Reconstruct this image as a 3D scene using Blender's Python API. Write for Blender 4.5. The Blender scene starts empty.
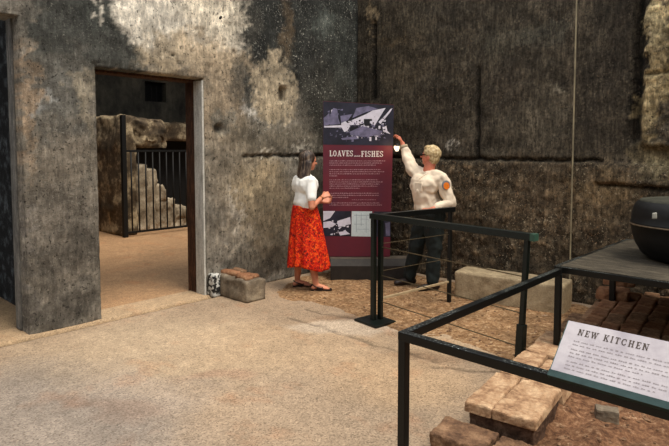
import bpy, bmesh, math, random
import numpy as np
from mathutils import Vector, Matrix, noise, Quaternion
random.seed(7)
S = bpy.context.scene
COL = S.collection

# ------------------------------------------------------------------ camera model
HC = 1.62
FPX, CX, CY = 550.0, 334.5, 183.6
PITCH = math.radians(3.5)
hd = Vector((-.682, .731, 0)).normalized()
R_ = Vector((hd.y, -hd.x, 0))
F_ = hd * math.cos(PITCH) + Vector((0, 0, -math.sin(PITCH)))
U_ = R_.cross(F_)
O_ = Vector((0, 0, HC))
def ray(px, py):
    return F_ + R_ * ((px - CX) / FPX) - U_ * ((py - CY) / FPX)
def P(px, py, h=0.0):            # point seen at a pixel, at height h
    d = ray(px, py); return O_ + d * ((h - HC) / d.z)
def PXp(px, py, X):              # ... on the plane x = X
    d = ray(px, py); return O_ + d * (X / d.x)
def PYp(px, py, Y):
    d = ray(px, py); return O_ + d * (Y / d.y)
def PZ(px, py, z):               # ... at horizontal depth z from the camera
    d = ray(px, py); return O_ + d * (z / d.dot(hd))
WX = -5.15                       # face of the left wall
WY = 6.0                         # face of the right wall

# ------------------------------------------------------------------ helpers
def link(o, parent=None):
    COL.objects.link(o)
    if parent is not None: o.parent = parent
    return o
def tag(o, label=None, cat=None, group=None, kind=None):
    if label: o['label'] = label
    if cat: o['category'] = cat
    if group: o['group'] = group
    if kind: o['kind'] = kind
    return o
def thing(name, label, cat, loc=(0, 0, 0), rz=0.0, group=None):
    o = bpy.data.objects.new(name, None); o.empty_display_size = .1
    o.location = loc; o.rotation_euler = (0, 0, rz); link(o)
    return tag(o, label, cat, group)
def obj(name, bm, mat, parent=None, smooth=False, loc=None, rz=None):
    me = bpy.data.meshes.new(name)
    if isinstance(bm, bmesh.types.BMesh):
        bmesh.ops.recalc_face_normals(bm, faces=bm.faces)
        bm.to_mesh(me); bm.free()
    else:
        me = bm
    if smooth:
        me.polygons.foreach_set('use_smooth', [True] * len(me.polygons))
    ms = mat if isinstance(mat, (list, tuple)) else [mat]
    for m in ms: me.materials.append(m)
    o = bpy.data.objects.new(name, me)
    if loc is not None: o.location = loc
    if rz is not None: o.rotation_euler = (0, 0, rz)
    return link(o, parent)
def box(bm, lo, hi, M=None, bev=0.0):
    lo = Vector(lo); hi = Vector(hi)
    r = bmesh.ops.create_cube(bm, size=1.0)
    vs = r['verts']
    c = (lo + hi) / 2; d = hi - lo
    for v in vs: v.co = Vector((v.co.x * d.x, v.co.y * d.y, v.co.z * d.z)) + c
    if bev > 0:
        es = list({e for v in vs for e in v.link_edges})
        r2 = bmesh.ops.bevel(bm, geom=es, offset=bev, segments=2, affect='EDGES', profile=.6)
        vs = list({v for f in r2['faces'] for v in f.verts} | {v for v in vs if v.is_valid})
    if M is not None:
        for v in vs: v.co = M @ v.co
    return vs
def bar(bm, a, b, w, h=None, bev=.003, up=Vector((0, 0, 1))):
    """square bar from a to b, w wide, h tall (centred on the line)"""
    a = Vector(a); b = Vector(b); h = h or w
    d = (b - a); L = d.length; d.normalize()
    if abs(d.dot(up)) > .99: up = Vector((0, 1, 0))
    s = d.cross(up).normalized(); u = s.cross(d)
    M = Matrix((( d.x, s.x, u.x, a.x), (d.y, s.y, u.y, a.y), (d.z, s.z, u.z, a.z), (0, 0, 0, 1)))
    return box(bm, (0, -w/2, -h/2), (L, w/2, h/2), M, bev)
def tube(bm, a, b, r, n=10):
    a = Vector(a); b = Vector(b); d = (b - a).normalized()
    up = Vector((0, 0, 1)) if abs(d.z) < .95 else Vector((1, 0, 0))
    s = d.cross(up).normalized(); u = s.cross(d)
    ra, rb = [], []
    for i in range(n):
        t = 2 * math.pi * i / n; o = (s * math.cos(t) + u * math.sin(t)) * r
        ra.append(bm.verts.new(a + o)); rb.append(bm.verts.new(b + o))
    for i in range(n):
        j = (i + 1) % n; bm.faces.new((ra[i], ra[j], rb[j], rb[i]))
    bm.faces.new(ra[::-1]); bm.faces.new(rb)
def lathe(bm, prof, n=48, c=(0, 0, 0)):
    rings = []
    for r, z in prof:
        if r < 1e-5: rings.append([bm.verts.new((c[0], c[1], c[2] + z))])
        else: rings.append([bm.verts.new((c[0] + r*math.cos(2*math.pi*i/n), c[1] + r*math.sin(2*math.pi*i/n), c[2] + z)) for i in range(n)])
    for A, B in zip(rings, rings[1:]):
        for i in range(n):
            j = (i + 1) % n
            if len(A) == 1 and len(B) == 1: continue
            if len(A) == 1: bm.faces.new((A[0], B[i], B[j]))
            elif len(B) == 1: bm.faces.new((A[i], A[j], B[0]))
            else: bm.faces.new((A[i], A[j], B[j], B[i]))
def fbm(x, y, z, o=4):
    return noise.fractal(Vector((x, y, z)), 1.0, 2.0, o)

# ------------------------------------------------------------------ materials
def srgb(c):
    return tuple(((v / 255) / 12.92 if v / 255 <= .04045 else ((v / 255 + .055) / 1.055) ** 2.4) for v in c)
class NT:
    def __init__(s, name):
        s.m = bpy.data.materials.new(name); s.m.use_nodes = True
        s.t = s.m.node_tree; s.b = s.t.nodes['Principled BSDF']; s.n = s.t.nodes; s.l = s.t.links
    def node(s, ty, **kw):
        n = s.n.new(ty)
        for k, v in kw.items(): setattr(n, k, v)
        return n
    def noise(s, scale, detail=6, rough=.6, vec=None, dist=0):
        n = s.node('ShaderNodeTexNoise'); n.inputs['Scale'].default_value = scale
        n.inputs['Detail'].default_value = detail; n.inputs['Roughness'].default_value = rough
        n.inputs['Distortion'].default_value = dist
        s.l.new(vec if vec is not None else s.coord(), n.inputs['Vector']); return n.outputs['Fac']
    def coord(s, scale=None):
        if not hasattr(s, 'tc'): s.tc = s.node('ShaderNodeTexCoord')
        o = s.tc.outputs['Object']
        if scale:
            mp = s.node('ShaderNodeMapping'); mp.inputs['Scale'].default_value = scale
            s.l.new(o, mp.inputs['Vector']); return mp.outputs['Vector']
        return o
    def ramp(s, fac, stops, interp='LINEAR'):
        r = s.node('ShaderNodeValToRGB'); r.color_ramp.interpolation = interp
        e = r.color_ramp.elements
        while len(e) < len(stops): e.new(.5)
        for el, (p, c) in zip(e, stops):
            el.position = p; el.color = (c, c, c, 1) if isinstance(c, (int, float)) else (*c, 1)
        s.l.new(fac, r.inputs['Fac']); return r.outputs['Color']
    def mix(s, fac, a, b, bt='MIX'):
        m = s.node('ShaderNodeMix', data_type='RGBA', blend_type=bt)
        for i, v in ((0, fac), (6, a), (7, b)):
            if isinstance(v, (int, float)): m.inputs[i].default_value = v
            elif isinstance(v, tuple): m.inputs[i].default_value = (*v, 1)
            else: s.l.new(v, m.inputs[i])
        return m.outputs[2]
    def bump(s, h, st=.5, d=.01):
        b = s.node('ShaderNodeBump'); b.inputs['Strength'].default_value = st; b.inputs['Distance'].default_value = d
        s.l.new(h, b.inputs['Height']); s.l.new(b.outputs[0], s.b.inputs['Normal'])
    def set(s, col=None, rough=None, metal=None, spec=None):
        if col is not None:
            if isinstance(col, tuple): s.b.inputs['Base Color'].default_value = (*col, 1)
            else: s.l.new(col, s.b.inputs['Base Color'])
        if rough is not None: s.b.inputs['Roughness'].default_value = rough
        if metal is not None: s.b.inputs['Metallic'].default_value = metal
        if spec is not None: s.b.inputs['Specular IOR Level'].default_value = spec
        return s.m
def simple(name, rgb, rough=.7, metal=0, var=.25, scale=20, bump=.2, spec=.4, bd=.004):
    t = NT(name); c = srgb(rgb)
    n = t.noise(scale, 5)
    f = t.ramp(n, [(.38, 1 - var), (.62, 1 + var * .5)])
    t.bump(n, bump, bd)
    return t.set(t.mix(1.0, c, f, 'MULTIPLY'), rough, metal, spec)
def wall_mat(name, streak=.4, k=1.0, f0=(150, 116, 82), f1=(196, 180, 150)):
    t = NT(name)
    a = t.node('ShaderNodeAttribute'); a.attribute_name = 'Col'
    col = a.outputs['Color']
    n1 = t.noise(4, 10, .75); n2 = t.noise(26, 8, .8); n3 = t.noise(110, 4, .7)
    st = t.noise(9, 7, .75, t.coord((3, 3, .6)))
    col = t.mix(1.0, col, t.ramp(n1, [(.38, .58), (.5, 1.0), (.62, 1.5)]), 'MULTIPLY')
    col = t.mix(1.0, col, t.ramp(n2, [(.36, 1 - .52 * k), (.5, 1.0), (.64, 1 + .55 * k)]), 'MULTIPLY')
    col = t.mix(streak, col, t.mix(1.0, col, t.ramp(st, [(.40, .4), (.5, 1.0), (.60, 2.3)]), 'MULTIPLY'))
    # pale lichen and salt flecks; the attribute's alpha says how dense they are
    big = t.ramp(t.noise(3.6, 5, .7), [(.40, .12), (.58, 1.0)])
    fl = t.ramp(t.noise(42, 4, .75), [(.575, 0.0), (.62, 1.0)])
    m = t.mix(1.0, t.mix(1.0, big, fl, 'MULTIPLY'), a.outputs['Alpha'], 'MULTIPLY')
    fc = t.ramp(t.noise(20, 2, .5), [(.42, srgb(f0)), (.55, srgb(f1))])
    col = t.mix(m, col, fc)
    pit = t.ramp(t.noise(36, 3, .6, t.coord((1.1, 1, .9))), [(.34, 1.0), (.39, 0.0)])
    col = t.mix(t.mix(.75, (0, 0, 0), pit), col, srgb((24, 21, 17)))
    h = t.mix(.5, n2, n3)
    t.bump(h, .8, .025)
    return t.set(col, .92, 0, .25)
M = {}
M['wall_l'] = wall_mat('weathered plaster', .28, .55, (112, 114, 106), (182, 178, 166))
M['wall_r'] = wall_mat('soot stained concrete', .6)
def floor_mat():
    t = NT('exposed aggregate floor')
    a = t.node('ShaderNodeAttribute'); a.attribute_name = 'Col'
    col = a.outputs['Color']
    n1 = t.noise(1.6, 8, .65); n2 = t.noise(70, 3, .7); n0 = t.noise(9, 6, .7)
    col = t.mix(1.0, col, t.ramp(n1, [(.3, .80), (.7, 1.15)]), 'MULTIPLY')
    col = t.mix(1.0, col, t.ramp(n0, [(.3, .82), (.7, 1.12)]), 'MULTIPLY')
    v = t.node('ShaderNodeTexVoronoi'); v.inputs['Scale'].default_value = 105
    t.l.new(t.coord(), v.inputs['Vector'])
    sp = t.ramp(v.outputs['Color'], [(.0, .3), (.25, .75), (.5, 1.0), (.75, 1.2), (1.0, 1.6)])
    col = t.mix(.75, col, t.mix(1.0, col, sp, 'MULTIPLY'))
    v2 = t.node('ShaderNodeTexVoronoi'); v2.inputs['Scale'].default_value = 50
    t.l.new(t.coord(), v2.inputs['Vector'])
    dk = t.ramp(v2.outputs['Distance'], [(.14, 1.0), (.26, 0.0)])
    col = t.mix(t.mix(.65, (0, 0, 0), dk), col, srgb((82, 60, 46)))
    red = t.ramp(t.noise(2.3, 5, .6, t.coord((1, 1.4, 1))), [(.56, 0.0), (.72, .45)])
    col = t.mix(red, col, t.mix(1.0, col, (1.0, .68, .52), 'MULTIPLY'))
    t.bump(n2, .35, .006)
    return t.set(col, .85, 0, .3)
M['floor'] = floor_mat()
def dirt_mat(name, cols, scale=26):
    t = NT(name)
    n = t.noise(scale, 8, .78); nb = t.noise(3.5, 5, .6)
    c = t.ramp(n, [(.30, srgb(cols[0])), (.45, srgb(cols[1])), (.56, srgb(cols[2])), (.70, srgb(cols[3]))])
    c = t.mix(1.0, c, t.ramp(nb, [(.3, .6), (.7, 1.25)]), 'MULTIPLY')
    t.bump(n, .9, .03)
    return t.set(c, .95, 0, .2)
M['dirt'] = dirt_mat('loose dirt', [(78, 54, 36), (138, 104, 72), (172, 138, 102), (220, 194, 158)])
M['soil'] = dirt_mat('reddish soil', [(56, 38, 28), (116, 82, 60), (152, 112, 82), (204, 176, 144)], 26)
def stone_mat(name, c0, c1, c2, scale=9, stretch=(1, 1, 1)):
    t = NT(name)
    n = t.noise(scale, 9, .7, t.coord(stretch)); n2 = t.noise(55, 5, .7)
    c = t.ramp(n, [(.33, srgb(c0)), (.5, srgb(c1)), (.68, srgb(c2))])
    c = t.mix(1.0, c, t.ramp(n2, [(.3, .72), (.7, 1.2)]), 'MULTIPLY')
    t.bump(n2, .6, .012)
    return t.set(c, .9, 0, .25)
M['sandstone'] = stone_mat('warm sandstone', (112, 82, 62), (170, 136, 104), (206, 176, 142), 12)
M['kerb'] = stone_mat('old brown masonry', (76, 55, 42), (122, 93, 70), (166, 134, 104))
M['kerb_dark'] = stone_mat('darker masonry', (52, 38, 30), (84, 62, 48), (124, 100, 82), 14)  # darker brown than the cap stones, for the lower course
M['concrete'] = stone_mat('pale concrete block', (128, 112, 88), (166, 148, 118), (190, 172, 140), 5)
M['grey_block'] = stone_mat('grey mortar block', (84, 74, 62), (122, 110, 94), (158, 144, 122), 6)
M['brick'] = stone_mat('red brick', (100, 66, 46), (142, 100, 72), (180, 140, 106), 8)
M['brick_dark'] = stone_mat('brown worn brick', (88, 64, 48), (138, 104, 78), (180, 144, 110), 7)
M['rubble'] = stone_mat('pale rubble', (96, 84, 68), (158, 144, 122), (205, 192, 170), 4)
M['rubble_dark'] = stone_mat('stained rubble', (38, 32, 25), (92, 78, 60), (206, 186, 150), 2.6)
M['slab'] = stone_mat('grey stone slab', (46, 42, 35), (66, 60, 50), (92, 84, 70), 5, (1, 3, 1))
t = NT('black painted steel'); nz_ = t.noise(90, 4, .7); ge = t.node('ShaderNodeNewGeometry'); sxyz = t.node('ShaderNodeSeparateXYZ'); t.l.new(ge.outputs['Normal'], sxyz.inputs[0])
up_ = t.ramp(sxyz.outputs[2], [(.3, 0.0), (.8, 1.0)]); wear_glint = t.mix(1.0, up_, t.ramp(nz_, [(.56, 0.0), (.62, 1.0)]), 'MULTIPLY')
wear_glint = t.mix(1.0, wear_glint, t.ramp(t.noise(4, 3, .6), [(.42, 0.0), (.55, .8)]), 'MULTIPLY')      # pale flecks on upward faces: scuffed paint plus painted-in highlights
M['metal'] = t.set(t.mix(wear_glint, srgb((8, 11, 11)), srgb((170, 178, 172))), .42, .1, .35)
M['metal_g'] = simple('dark green painted steel', (13, 22, 18), .45, .1, .35, 40, .15, .35)
M['green_cap'] = simple('green plastic cap', (48, 78, 64), .5, 0, .1)
M['cable'] = simple('steel cable', (104, 92, 70), .4, .7, .2)
M['tan_bar'] = simple('tan painted bar', (170, 150, 118), .55, .1, .2)
M['wire'] = simple('pale cable', (160, 146, 116), .6, 0, .3, 8)
M['iron'] = simple('cast iron', (15, 15, 14), .55, .1, .5, 14, .35, .35)
M['iron_top'] = simple('sheen tinted iron', (58, 58, 46), .75, .1, .4, 10, .3)  # paler than the bowl: sky sheen put into the lid's colour
M['wood'] = stone_mat('rusty brown door frame', (34, 22, 15), (66, 42, 28), (104, 70, 46), 9, (4, 4, .6))
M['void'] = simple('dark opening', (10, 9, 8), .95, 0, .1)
M['gate'] = simple('black iron gate', (14, 13, 12), .6, .3, .2)
M['trim_g'] = stone_mat('grey plaster reveal', (70, 70, 68), (98, 96, 92), (130, 128, 122), 7, (3, 3, .7))
M['trim_w'] = stone_mat('grey white plaster reveal', (150, 148, 140), (190, 188, 180), (214, 212, 204), 7, (3, 3, .7))

# ------------------------------------------------------------------ painted / displaced walls
def smooth(a, b, x):
    t = np.clip((x - a) / (b - a), 0, 1); return t * t * (3 - 2 * t)
def vnoise(U, V, sc, seed, octv=4):
    out = np.empty(U.shape)
    fu, fv, fo = U.ravel(), V.ravel(), out.ravel()
    for i in range(fu.size):
        fo[i] = noise.fractal(Vector((fu[i] * sc, fv[i] * sc, seed)), 1.0, 2.0, octv)
    return fo.reshape(U.shape)
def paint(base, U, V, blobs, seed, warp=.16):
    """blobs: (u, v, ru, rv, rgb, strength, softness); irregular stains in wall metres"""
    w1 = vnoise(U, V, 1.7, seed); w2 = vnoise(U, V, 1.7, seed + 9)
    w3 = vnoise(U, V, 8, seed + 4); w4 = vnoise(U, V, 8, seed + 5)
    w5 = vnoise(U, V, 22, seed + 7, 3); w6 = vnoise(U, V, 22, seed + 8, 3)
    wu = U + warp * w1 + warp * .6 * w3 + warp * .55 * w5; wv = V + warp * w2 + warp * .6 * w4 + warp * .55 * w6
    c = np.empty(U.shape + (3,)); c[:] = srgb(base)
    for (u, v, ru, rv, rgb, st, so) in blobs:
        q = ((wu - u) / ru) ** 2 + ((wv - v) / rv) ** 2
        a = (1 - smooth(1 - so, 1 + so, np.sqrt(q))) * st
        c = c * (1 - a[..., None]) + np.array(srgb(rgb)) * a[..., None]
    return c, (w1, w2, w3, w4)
def grid_mesh(name, pos, col, keep, mat, smoothf=True, alpha=None):
    n0, n1 = pos.shape[:2]
    me = bpy.data.meshes.new(name)
    idx = np.arange(n0 * n1).reshape(n0, n1)
    q = np.stack([idx[:-1, :-1], idx[1:, :-1], idx[1:, 1:], idx[:-1, 1:]], -1)[keep]
    me.from_pydata(pos.reshape(-1, 3).tolist(), [], q.tolist())
    at = me.color_attributes.new('Col', 'FLOAT_COLOR', 'POINT')
    c4 = np.ones((n0 * n1, 4), dtype=np.float32); c4[:, :3] = np.clip(col.reshape(-1, 3), 0, 1)
    if alpha is not None: c4[:, 3] = np.clip(alpha.ravel(), 0, 1)
    at.data.foreach_set('color', c4.ravel())
    me.polygons.foreach_set('use_smooth', [smoothf] * len(me.polygons))
    me.materials.append(mat); me.update()
    o = bpy.data.objects.new(name, me); return link(o)
def lines(a, b, step, extra=()):
    n = max(2, int(round((b - a) / step)) + 1)
    l = list(np.linspace(a, b, n))
    for e in extra:
        i = int(np.argmin([abs(x - e) for x in l])); l[i] = e
    return np.array(l)

# left wall : u = Y, v = Z, face at x = WX, wall thickness T
T = .30
door_y0 = PXp(101.5, 319, WX).y; door_y1 = PXp(206.8, 298, WX).y
door_z1 = PXp(150, 72.5, WX).z
pil_y0 = PXp(29, 332, WX).y
open_z = PXp(22, 16, WX).z
def LW(px, py, rxp, ryp, rgb, st=.8, so=.45):
    p = PXp(px, py, WX); a = PXp(px - rxp, py, WX); b = PXp(px + rxp, py, WX)
    c = PXp(px, py - ryp, WX); d = PXp(px, py + ryp, WX)
    return (p.y, p.z, abs(b.y - a.y) / 2, abs(c.z - d.z) / 2, rgb, st, so)
def RW(px, py, rxp, ryp, rgb, st=.8, so=.45):
    p = PYp(px, py, WY); a = PYp(px - rxp, py, WY); b = PYp(px + rxp, py, WY)
    c = PYp(px, py - ryp, WY); d = PYp(px, py + ryp, WY)
    return (p.x, p.z, abs(b.x - a.x) / 2, abs(c.z - d.z) / 2, rgb, st, so)
PALE = (216, 208, 192); TAN = (164, 152, 134); MID = (130, 125, 115); GREY = (98, 96, 92); DK = (46, 45, 41); BLK = (28, 27, 24)
WHT = (205, 200, 188)
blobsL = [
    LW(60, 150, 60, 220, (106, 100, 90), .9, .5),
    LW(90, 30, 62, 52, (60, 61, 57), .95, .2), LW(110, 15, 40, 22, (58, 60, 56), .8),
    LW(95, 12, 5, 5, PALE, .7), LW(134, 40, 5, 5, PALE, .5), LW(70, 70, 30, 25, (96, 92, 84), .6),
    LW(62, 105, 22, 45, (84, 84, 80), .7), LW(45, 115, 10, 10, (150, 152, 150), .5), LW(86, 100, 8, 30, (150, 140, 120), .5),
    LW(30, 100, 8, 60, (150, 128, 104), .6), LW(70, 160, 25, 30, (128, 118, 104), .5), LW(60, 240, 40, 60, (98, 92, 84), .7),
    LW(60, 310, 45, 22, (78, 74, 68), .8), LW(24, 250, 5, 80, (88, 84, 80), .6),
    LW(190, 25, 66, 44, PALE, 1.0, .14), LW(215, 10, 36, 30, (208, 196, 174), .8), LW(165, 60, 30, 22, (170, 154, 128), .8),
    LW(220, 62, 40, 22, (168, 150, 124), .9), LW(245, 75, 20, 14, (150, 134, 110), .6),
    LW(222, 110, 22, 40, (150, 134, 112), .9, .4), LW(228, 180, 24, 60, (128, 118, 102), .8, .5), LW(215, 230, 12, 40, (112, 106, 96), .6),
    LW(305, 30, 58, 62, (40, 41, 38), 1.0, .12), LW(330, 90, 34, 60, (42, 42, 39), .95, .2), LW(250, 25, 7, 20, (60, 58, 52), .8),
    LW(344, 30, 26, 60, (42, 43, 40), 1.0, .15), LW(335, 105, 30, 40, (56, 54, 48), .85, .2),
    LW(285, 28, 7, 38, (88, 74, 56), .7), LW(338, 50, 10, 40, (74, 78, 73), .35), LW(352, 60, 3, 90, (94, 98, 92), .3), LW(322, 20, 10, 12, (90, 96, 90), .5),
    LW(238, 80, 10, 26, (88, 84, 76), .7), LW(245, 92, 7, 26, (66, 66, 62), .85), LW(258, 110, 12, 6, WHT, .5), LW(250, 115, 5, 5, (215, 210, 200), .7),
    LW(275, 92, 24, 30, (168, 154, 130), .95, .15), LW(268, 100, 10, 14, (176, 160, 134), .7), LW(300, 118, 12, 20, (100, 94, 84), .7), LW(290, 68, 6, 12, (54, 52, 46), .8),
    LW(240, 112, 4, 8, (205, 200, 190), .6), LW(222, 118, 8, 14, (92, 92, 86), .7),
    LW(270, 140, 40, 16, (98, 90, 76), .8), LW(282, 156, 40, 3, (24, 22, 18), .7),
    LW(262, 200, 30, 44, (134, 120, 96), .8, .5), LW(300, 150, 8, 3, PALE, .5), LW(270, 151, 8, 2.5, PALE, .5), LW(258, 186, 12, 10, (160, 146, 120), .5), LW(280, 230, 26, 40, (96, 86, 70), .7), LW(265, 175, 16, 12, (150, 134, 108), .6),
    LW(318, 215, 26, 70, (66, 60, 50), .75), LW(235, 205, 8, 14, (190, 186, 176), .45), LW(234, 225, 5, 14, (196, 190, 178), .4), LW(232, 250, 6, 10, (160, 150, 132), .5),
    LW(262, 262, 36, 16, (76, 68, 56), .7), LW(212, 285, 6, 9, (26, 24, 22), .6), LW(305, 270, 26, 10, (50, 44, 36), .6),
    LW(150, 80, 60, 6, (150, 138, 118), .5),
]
ys = lines(-4.0, WY, .02, (pil_y0, door_y0, door_y1)); zs = lines(0, 4.3, .02, (door_z1, open_z))
Ug, Vg = np.meshgrid(ys, zs, indexing='ij')
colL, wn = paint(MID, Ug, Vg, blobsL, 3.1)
# shallow form-board relief, crack, niche, spalls
dispL = .012 * wn[0] + .008 * wn[2]
p = PXp(282, 156, WX); ny0, ny1 = PXp(243, 156, WX).y, PXp(322, 156, WX).y
ck = np.exp(-((Vg - (p.z + .02 * wn[2])) / .016) ** 2) * smooth(ny0 - .05, ny0 + .05, Ug)
dispL -= .045 * ck
colL *= (1 - .55 * ck)[..., None]
def rect_dent(U, V, u0, u1, v0, v1, e=.02):
    return smooth(u0 - e, u0 + e, U) * (1 - smooth(u1 - e, u1 + e, U)) * smooth(v0 - e, v0 + e, V) * (1 - smooth(v1 - e, v1 + e, V))
a, b = PXp(279, 101, WX), PXp(286, 88, WX)
nd = rect_dent(Ug, Vg, a.y, b.y, a.z, b.z); dispL -= .09 * nd; colL *= (1 - .6 * nd)[..., None]
p = PXp(219, 129, WX); q = np.exp(-(((Ug - p.y) / .06) ** 2 + ((Vg - p.z) / .055) ** 2) ** 1.5 * (1 + .8 * wn[3])); dispL -= .07 * q; colL *= (1 - .55 * q)[..., None]
# thicker render coat left of the stained corner patch: a raised step
st = smooth(-.02, .02, (PXp(296, 100, WX).y - Ug) + .05 * wn[2]); dispL += .012 * st
# ragged pocked area at the top
pk = np.clip(vnoise(Ug, Vg, 16, 21.0, 3) - .45, 0, 1) * smooth(PXp(150, 30, WX).y, PXp(170, 30, WX).y, Ug) * (1 - smooth(PXp(236, 30, WX).y, PXp(250, 30, WX).y, Ug)) * smooth(PXp(200, 75, WX).z - .1, PXp(200, 60, WX).z, Vg)
dispL -= .05 * pk; colL *= (1 - .8 * np.clip(pk * 2, 0, 1))[..., None]
# kept flat along the edges of the openings
for (y0, y1, zt) in ((-1.2, pil_y0, open_z), (door_y0, door_y1, door_z1)):
    dd = np.maximum(np.maximum(y0 - Ug, Ug - y1), Vg - zt)
    chip = .02 * np.clip(wn[2], 0, 1) * (np.abs(dd) < .03)
    dispL = dispL * smooth(0, .08, np.abs(dd)) - chip
pos = np.stack([WX + dispL, Ug, Vg], -1)
yc = (ys[:-1] + ys[1:]) / 2; zc = (zs[:-1] + zs[1:]) / 2
YC, ZC = np.meshgrid(yc, zc, indexing='ij')
keep = ~(((YC > door_y0) & (YC < door_y1) & (ZC < door_z1)) | ((YC < pil_y0) & (YC > -1.2) & (ZC < open_z)))
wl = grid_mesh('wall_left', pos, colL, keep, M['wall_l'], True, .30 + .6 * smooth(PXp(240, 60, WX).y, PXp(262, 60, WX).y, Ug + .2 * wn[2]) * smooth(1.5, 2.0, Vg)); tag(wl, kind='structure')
# body of the wall behind the face: same thickness all over, joined into the same mesh
bm = bmesh.new(); bm.from_mesh(wl.data)
be = [e for e in bm.edges if e.is_boundary]
r = bmesh.ops.extrude_edge_only(bm, edges=be)
nv = [v for v in r['geom'] if isinstance(v, bmesh.types.BMVert)]
cl = bm.verts.layers.float_color.get('Col')
for v in nv:
    v.co.x = WX - T
    c = v[cl]; v[cl] = (c[0]*.9 + .02, c[1]*.9 + .02, c[2]*.9 + .02, 1)
def qd(y0, y1, z0, z1):
    vs = [bm.verts.new((WX - T, y, z)) for y, z in ((y0, z0), (y0, z1), (y1, z1), (y1, z0))]
    for v in vs: v[cl] = (.09, .085, .075, 1)
    bm.faces.new(vs)
qd(-4, -1.2, 0, 4.3); qd(-1.2, pil_y0, open_z, 4.3); qd(pil_y0, door_y0, 0, 4.3); qd(door_y0, door_y1, door_z1, 4.3); qd(door_y1, WY, 0, 4.3)
bm.to_mesh(wl.data); bm.free()

# right wall : u = X, v = Z, face at y = WY
XR = 4.6
blobsR = [
    RW(480, 60, 130, 110, (60, 54, 44), .7), RW(370, 60, 12, 120, (54, 48, 38), .8), RW(400, 40, 22, 50, (62, 54, 42), .7),
    RW(373, 15, 2.5, 26, (150, 130, 100), .6), RW(390, 45, 20, 4, (92, 78, 58), .5), RW(420, 70, 30, 10, (84, 72, 56), .35),
    RW(420, 90, 25, 30, (76, 68, 56), .6), RW(445, 90, 10, 40, (50, 44, 36), .5), RW(455, 140, 22, 14, (84, 76, 64), .8), RW(450, 145, 7, 7, (196, 188, 172), .8, .3),
    RW(451, 143, 2.4, 4, BLK, .9), RW(548, 120, 30, 30, (92, 84, 70), .6), RW(510, 95, 20, 30, (70, 62, 52), .5), RW(555, 93, 4, 3, (150, 140, 120), .6),
    RW(505, 40, 30, 16, (78, 74, 62), .5), RW(545, 32, 26, 12, (78, 76, 66), .5), RW(590, 90, 20, 50, (52, 46, 38), .6), RW(620, 40, 14, 50, (50, 44, 36), .8),
    RW(430, 155, 60, 5, (96, 90, 78), .45), RW(520, 153, 50, 4, (92, 86, 74), .4),
    RW(530, 200, 90, 34, (92, 78, 60), .7, .6), RW(600, 200, 45, 30, (100, 84, 62), .7), RW(605, 190, 32, 10, (150, 126, 92), .45), RW(470, 205, 30, 30, (84, 74, 58), .5),
    RW(400, 200, 20, 60, (56, 50, 42), .7), RW(655, 60, 13, 84, (156, 138, 102), 1.0, .15), RW(655, 25, 12, 24, (196, 178, 136), .8), RW(664, 80, 5, 50, (110, 94, 66), .6), RW(660, 160, 30, 16, (120, 106, 78), .75), RW(656, 168, 16, 8, (150, 136, 104), .6),
    RW(400, 85, 18, 16, (92, 82, 66), .5), RW(570, 60, 10, 50, (88, 78, 64), .4), RW(420, 20, 16, 20, (84, 76, 62), .4), RW(520, 125, 40, 14, (96, 88, 74), .4),
    RW(640, 60, 3.5, 80, (22, 19, 15), .9, .3), RW(600, 260, 60, 30, (70, 58, 42), .6), RW(500, 250, 60, 30, (74, 62, 46), .5),  # first blob paints the shadow left of the pier
]
xs = lines(WX, XR, .02); zs2 = lines(0, 4.3, .02)
Ug, Vg = np.meshgrid(xs, zs2, indexing='ij')
colR, wn = paint((74, 66, 54), Ug, Vg, blobsR, 12.7, .12)
d = .012 * wn[0] + .010 * wn[2]
p0, p1 = PYp(400, 159, WY), PYp(603, 163, WY)
low = 1 - smooth(-.012, .012, Vg - (p0.z + (p1.z - p0.z) * (Ug - p0.x) / (p1.x - p0.x) + .015 * wn[3]))
rgt = 1 - smooth(p1.x - .02, p1.x + .02, Ug)
rough_low = vnoise(Ug, Vg, 9, 31.0, 5)
d += (.022 + .014 * rough_low + .010 * vnoise(Ug, Vg, 24, 33.0, 3)) * low
ck = np.exp(-((Vg - (p0.z + (p1.z - p0.z) * (Ug - p0.x) / (p1.x - p0.x) + .018 + .015 * wn[3])) / .016) ** 2) * rgt
d -= .06 * ck; colR *= (1 - .75 * ck)[..., None]
fl = np.clip(rough_low * 2.2 - .5, 0, 1) * low
colR = colR * (1 - .35 * fl[..., None]) + np.array(srgb((168, 142, 108))) * .35 * fl[..., None]
# vertical grooves
for (px, ya, yb, w, dep) in ((373.5, 22, 100, .035, .09), (477, 68, 158, .03, .06)):
    g0 = PYp(px, yb, WY); g1 = PYp(px, ya, WY)
    g = np.exp(-((Ug - g0.x - .012 * wn[3]) / w) ** 2) * smooth(g0.z - .03, g0.z + .03, Vg) * (1 - smooth(g1.z - .05, g1.z + .05, Vg))
    d -= dep * g; colR *= (1 - .8 * g)[..., None]
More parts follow.
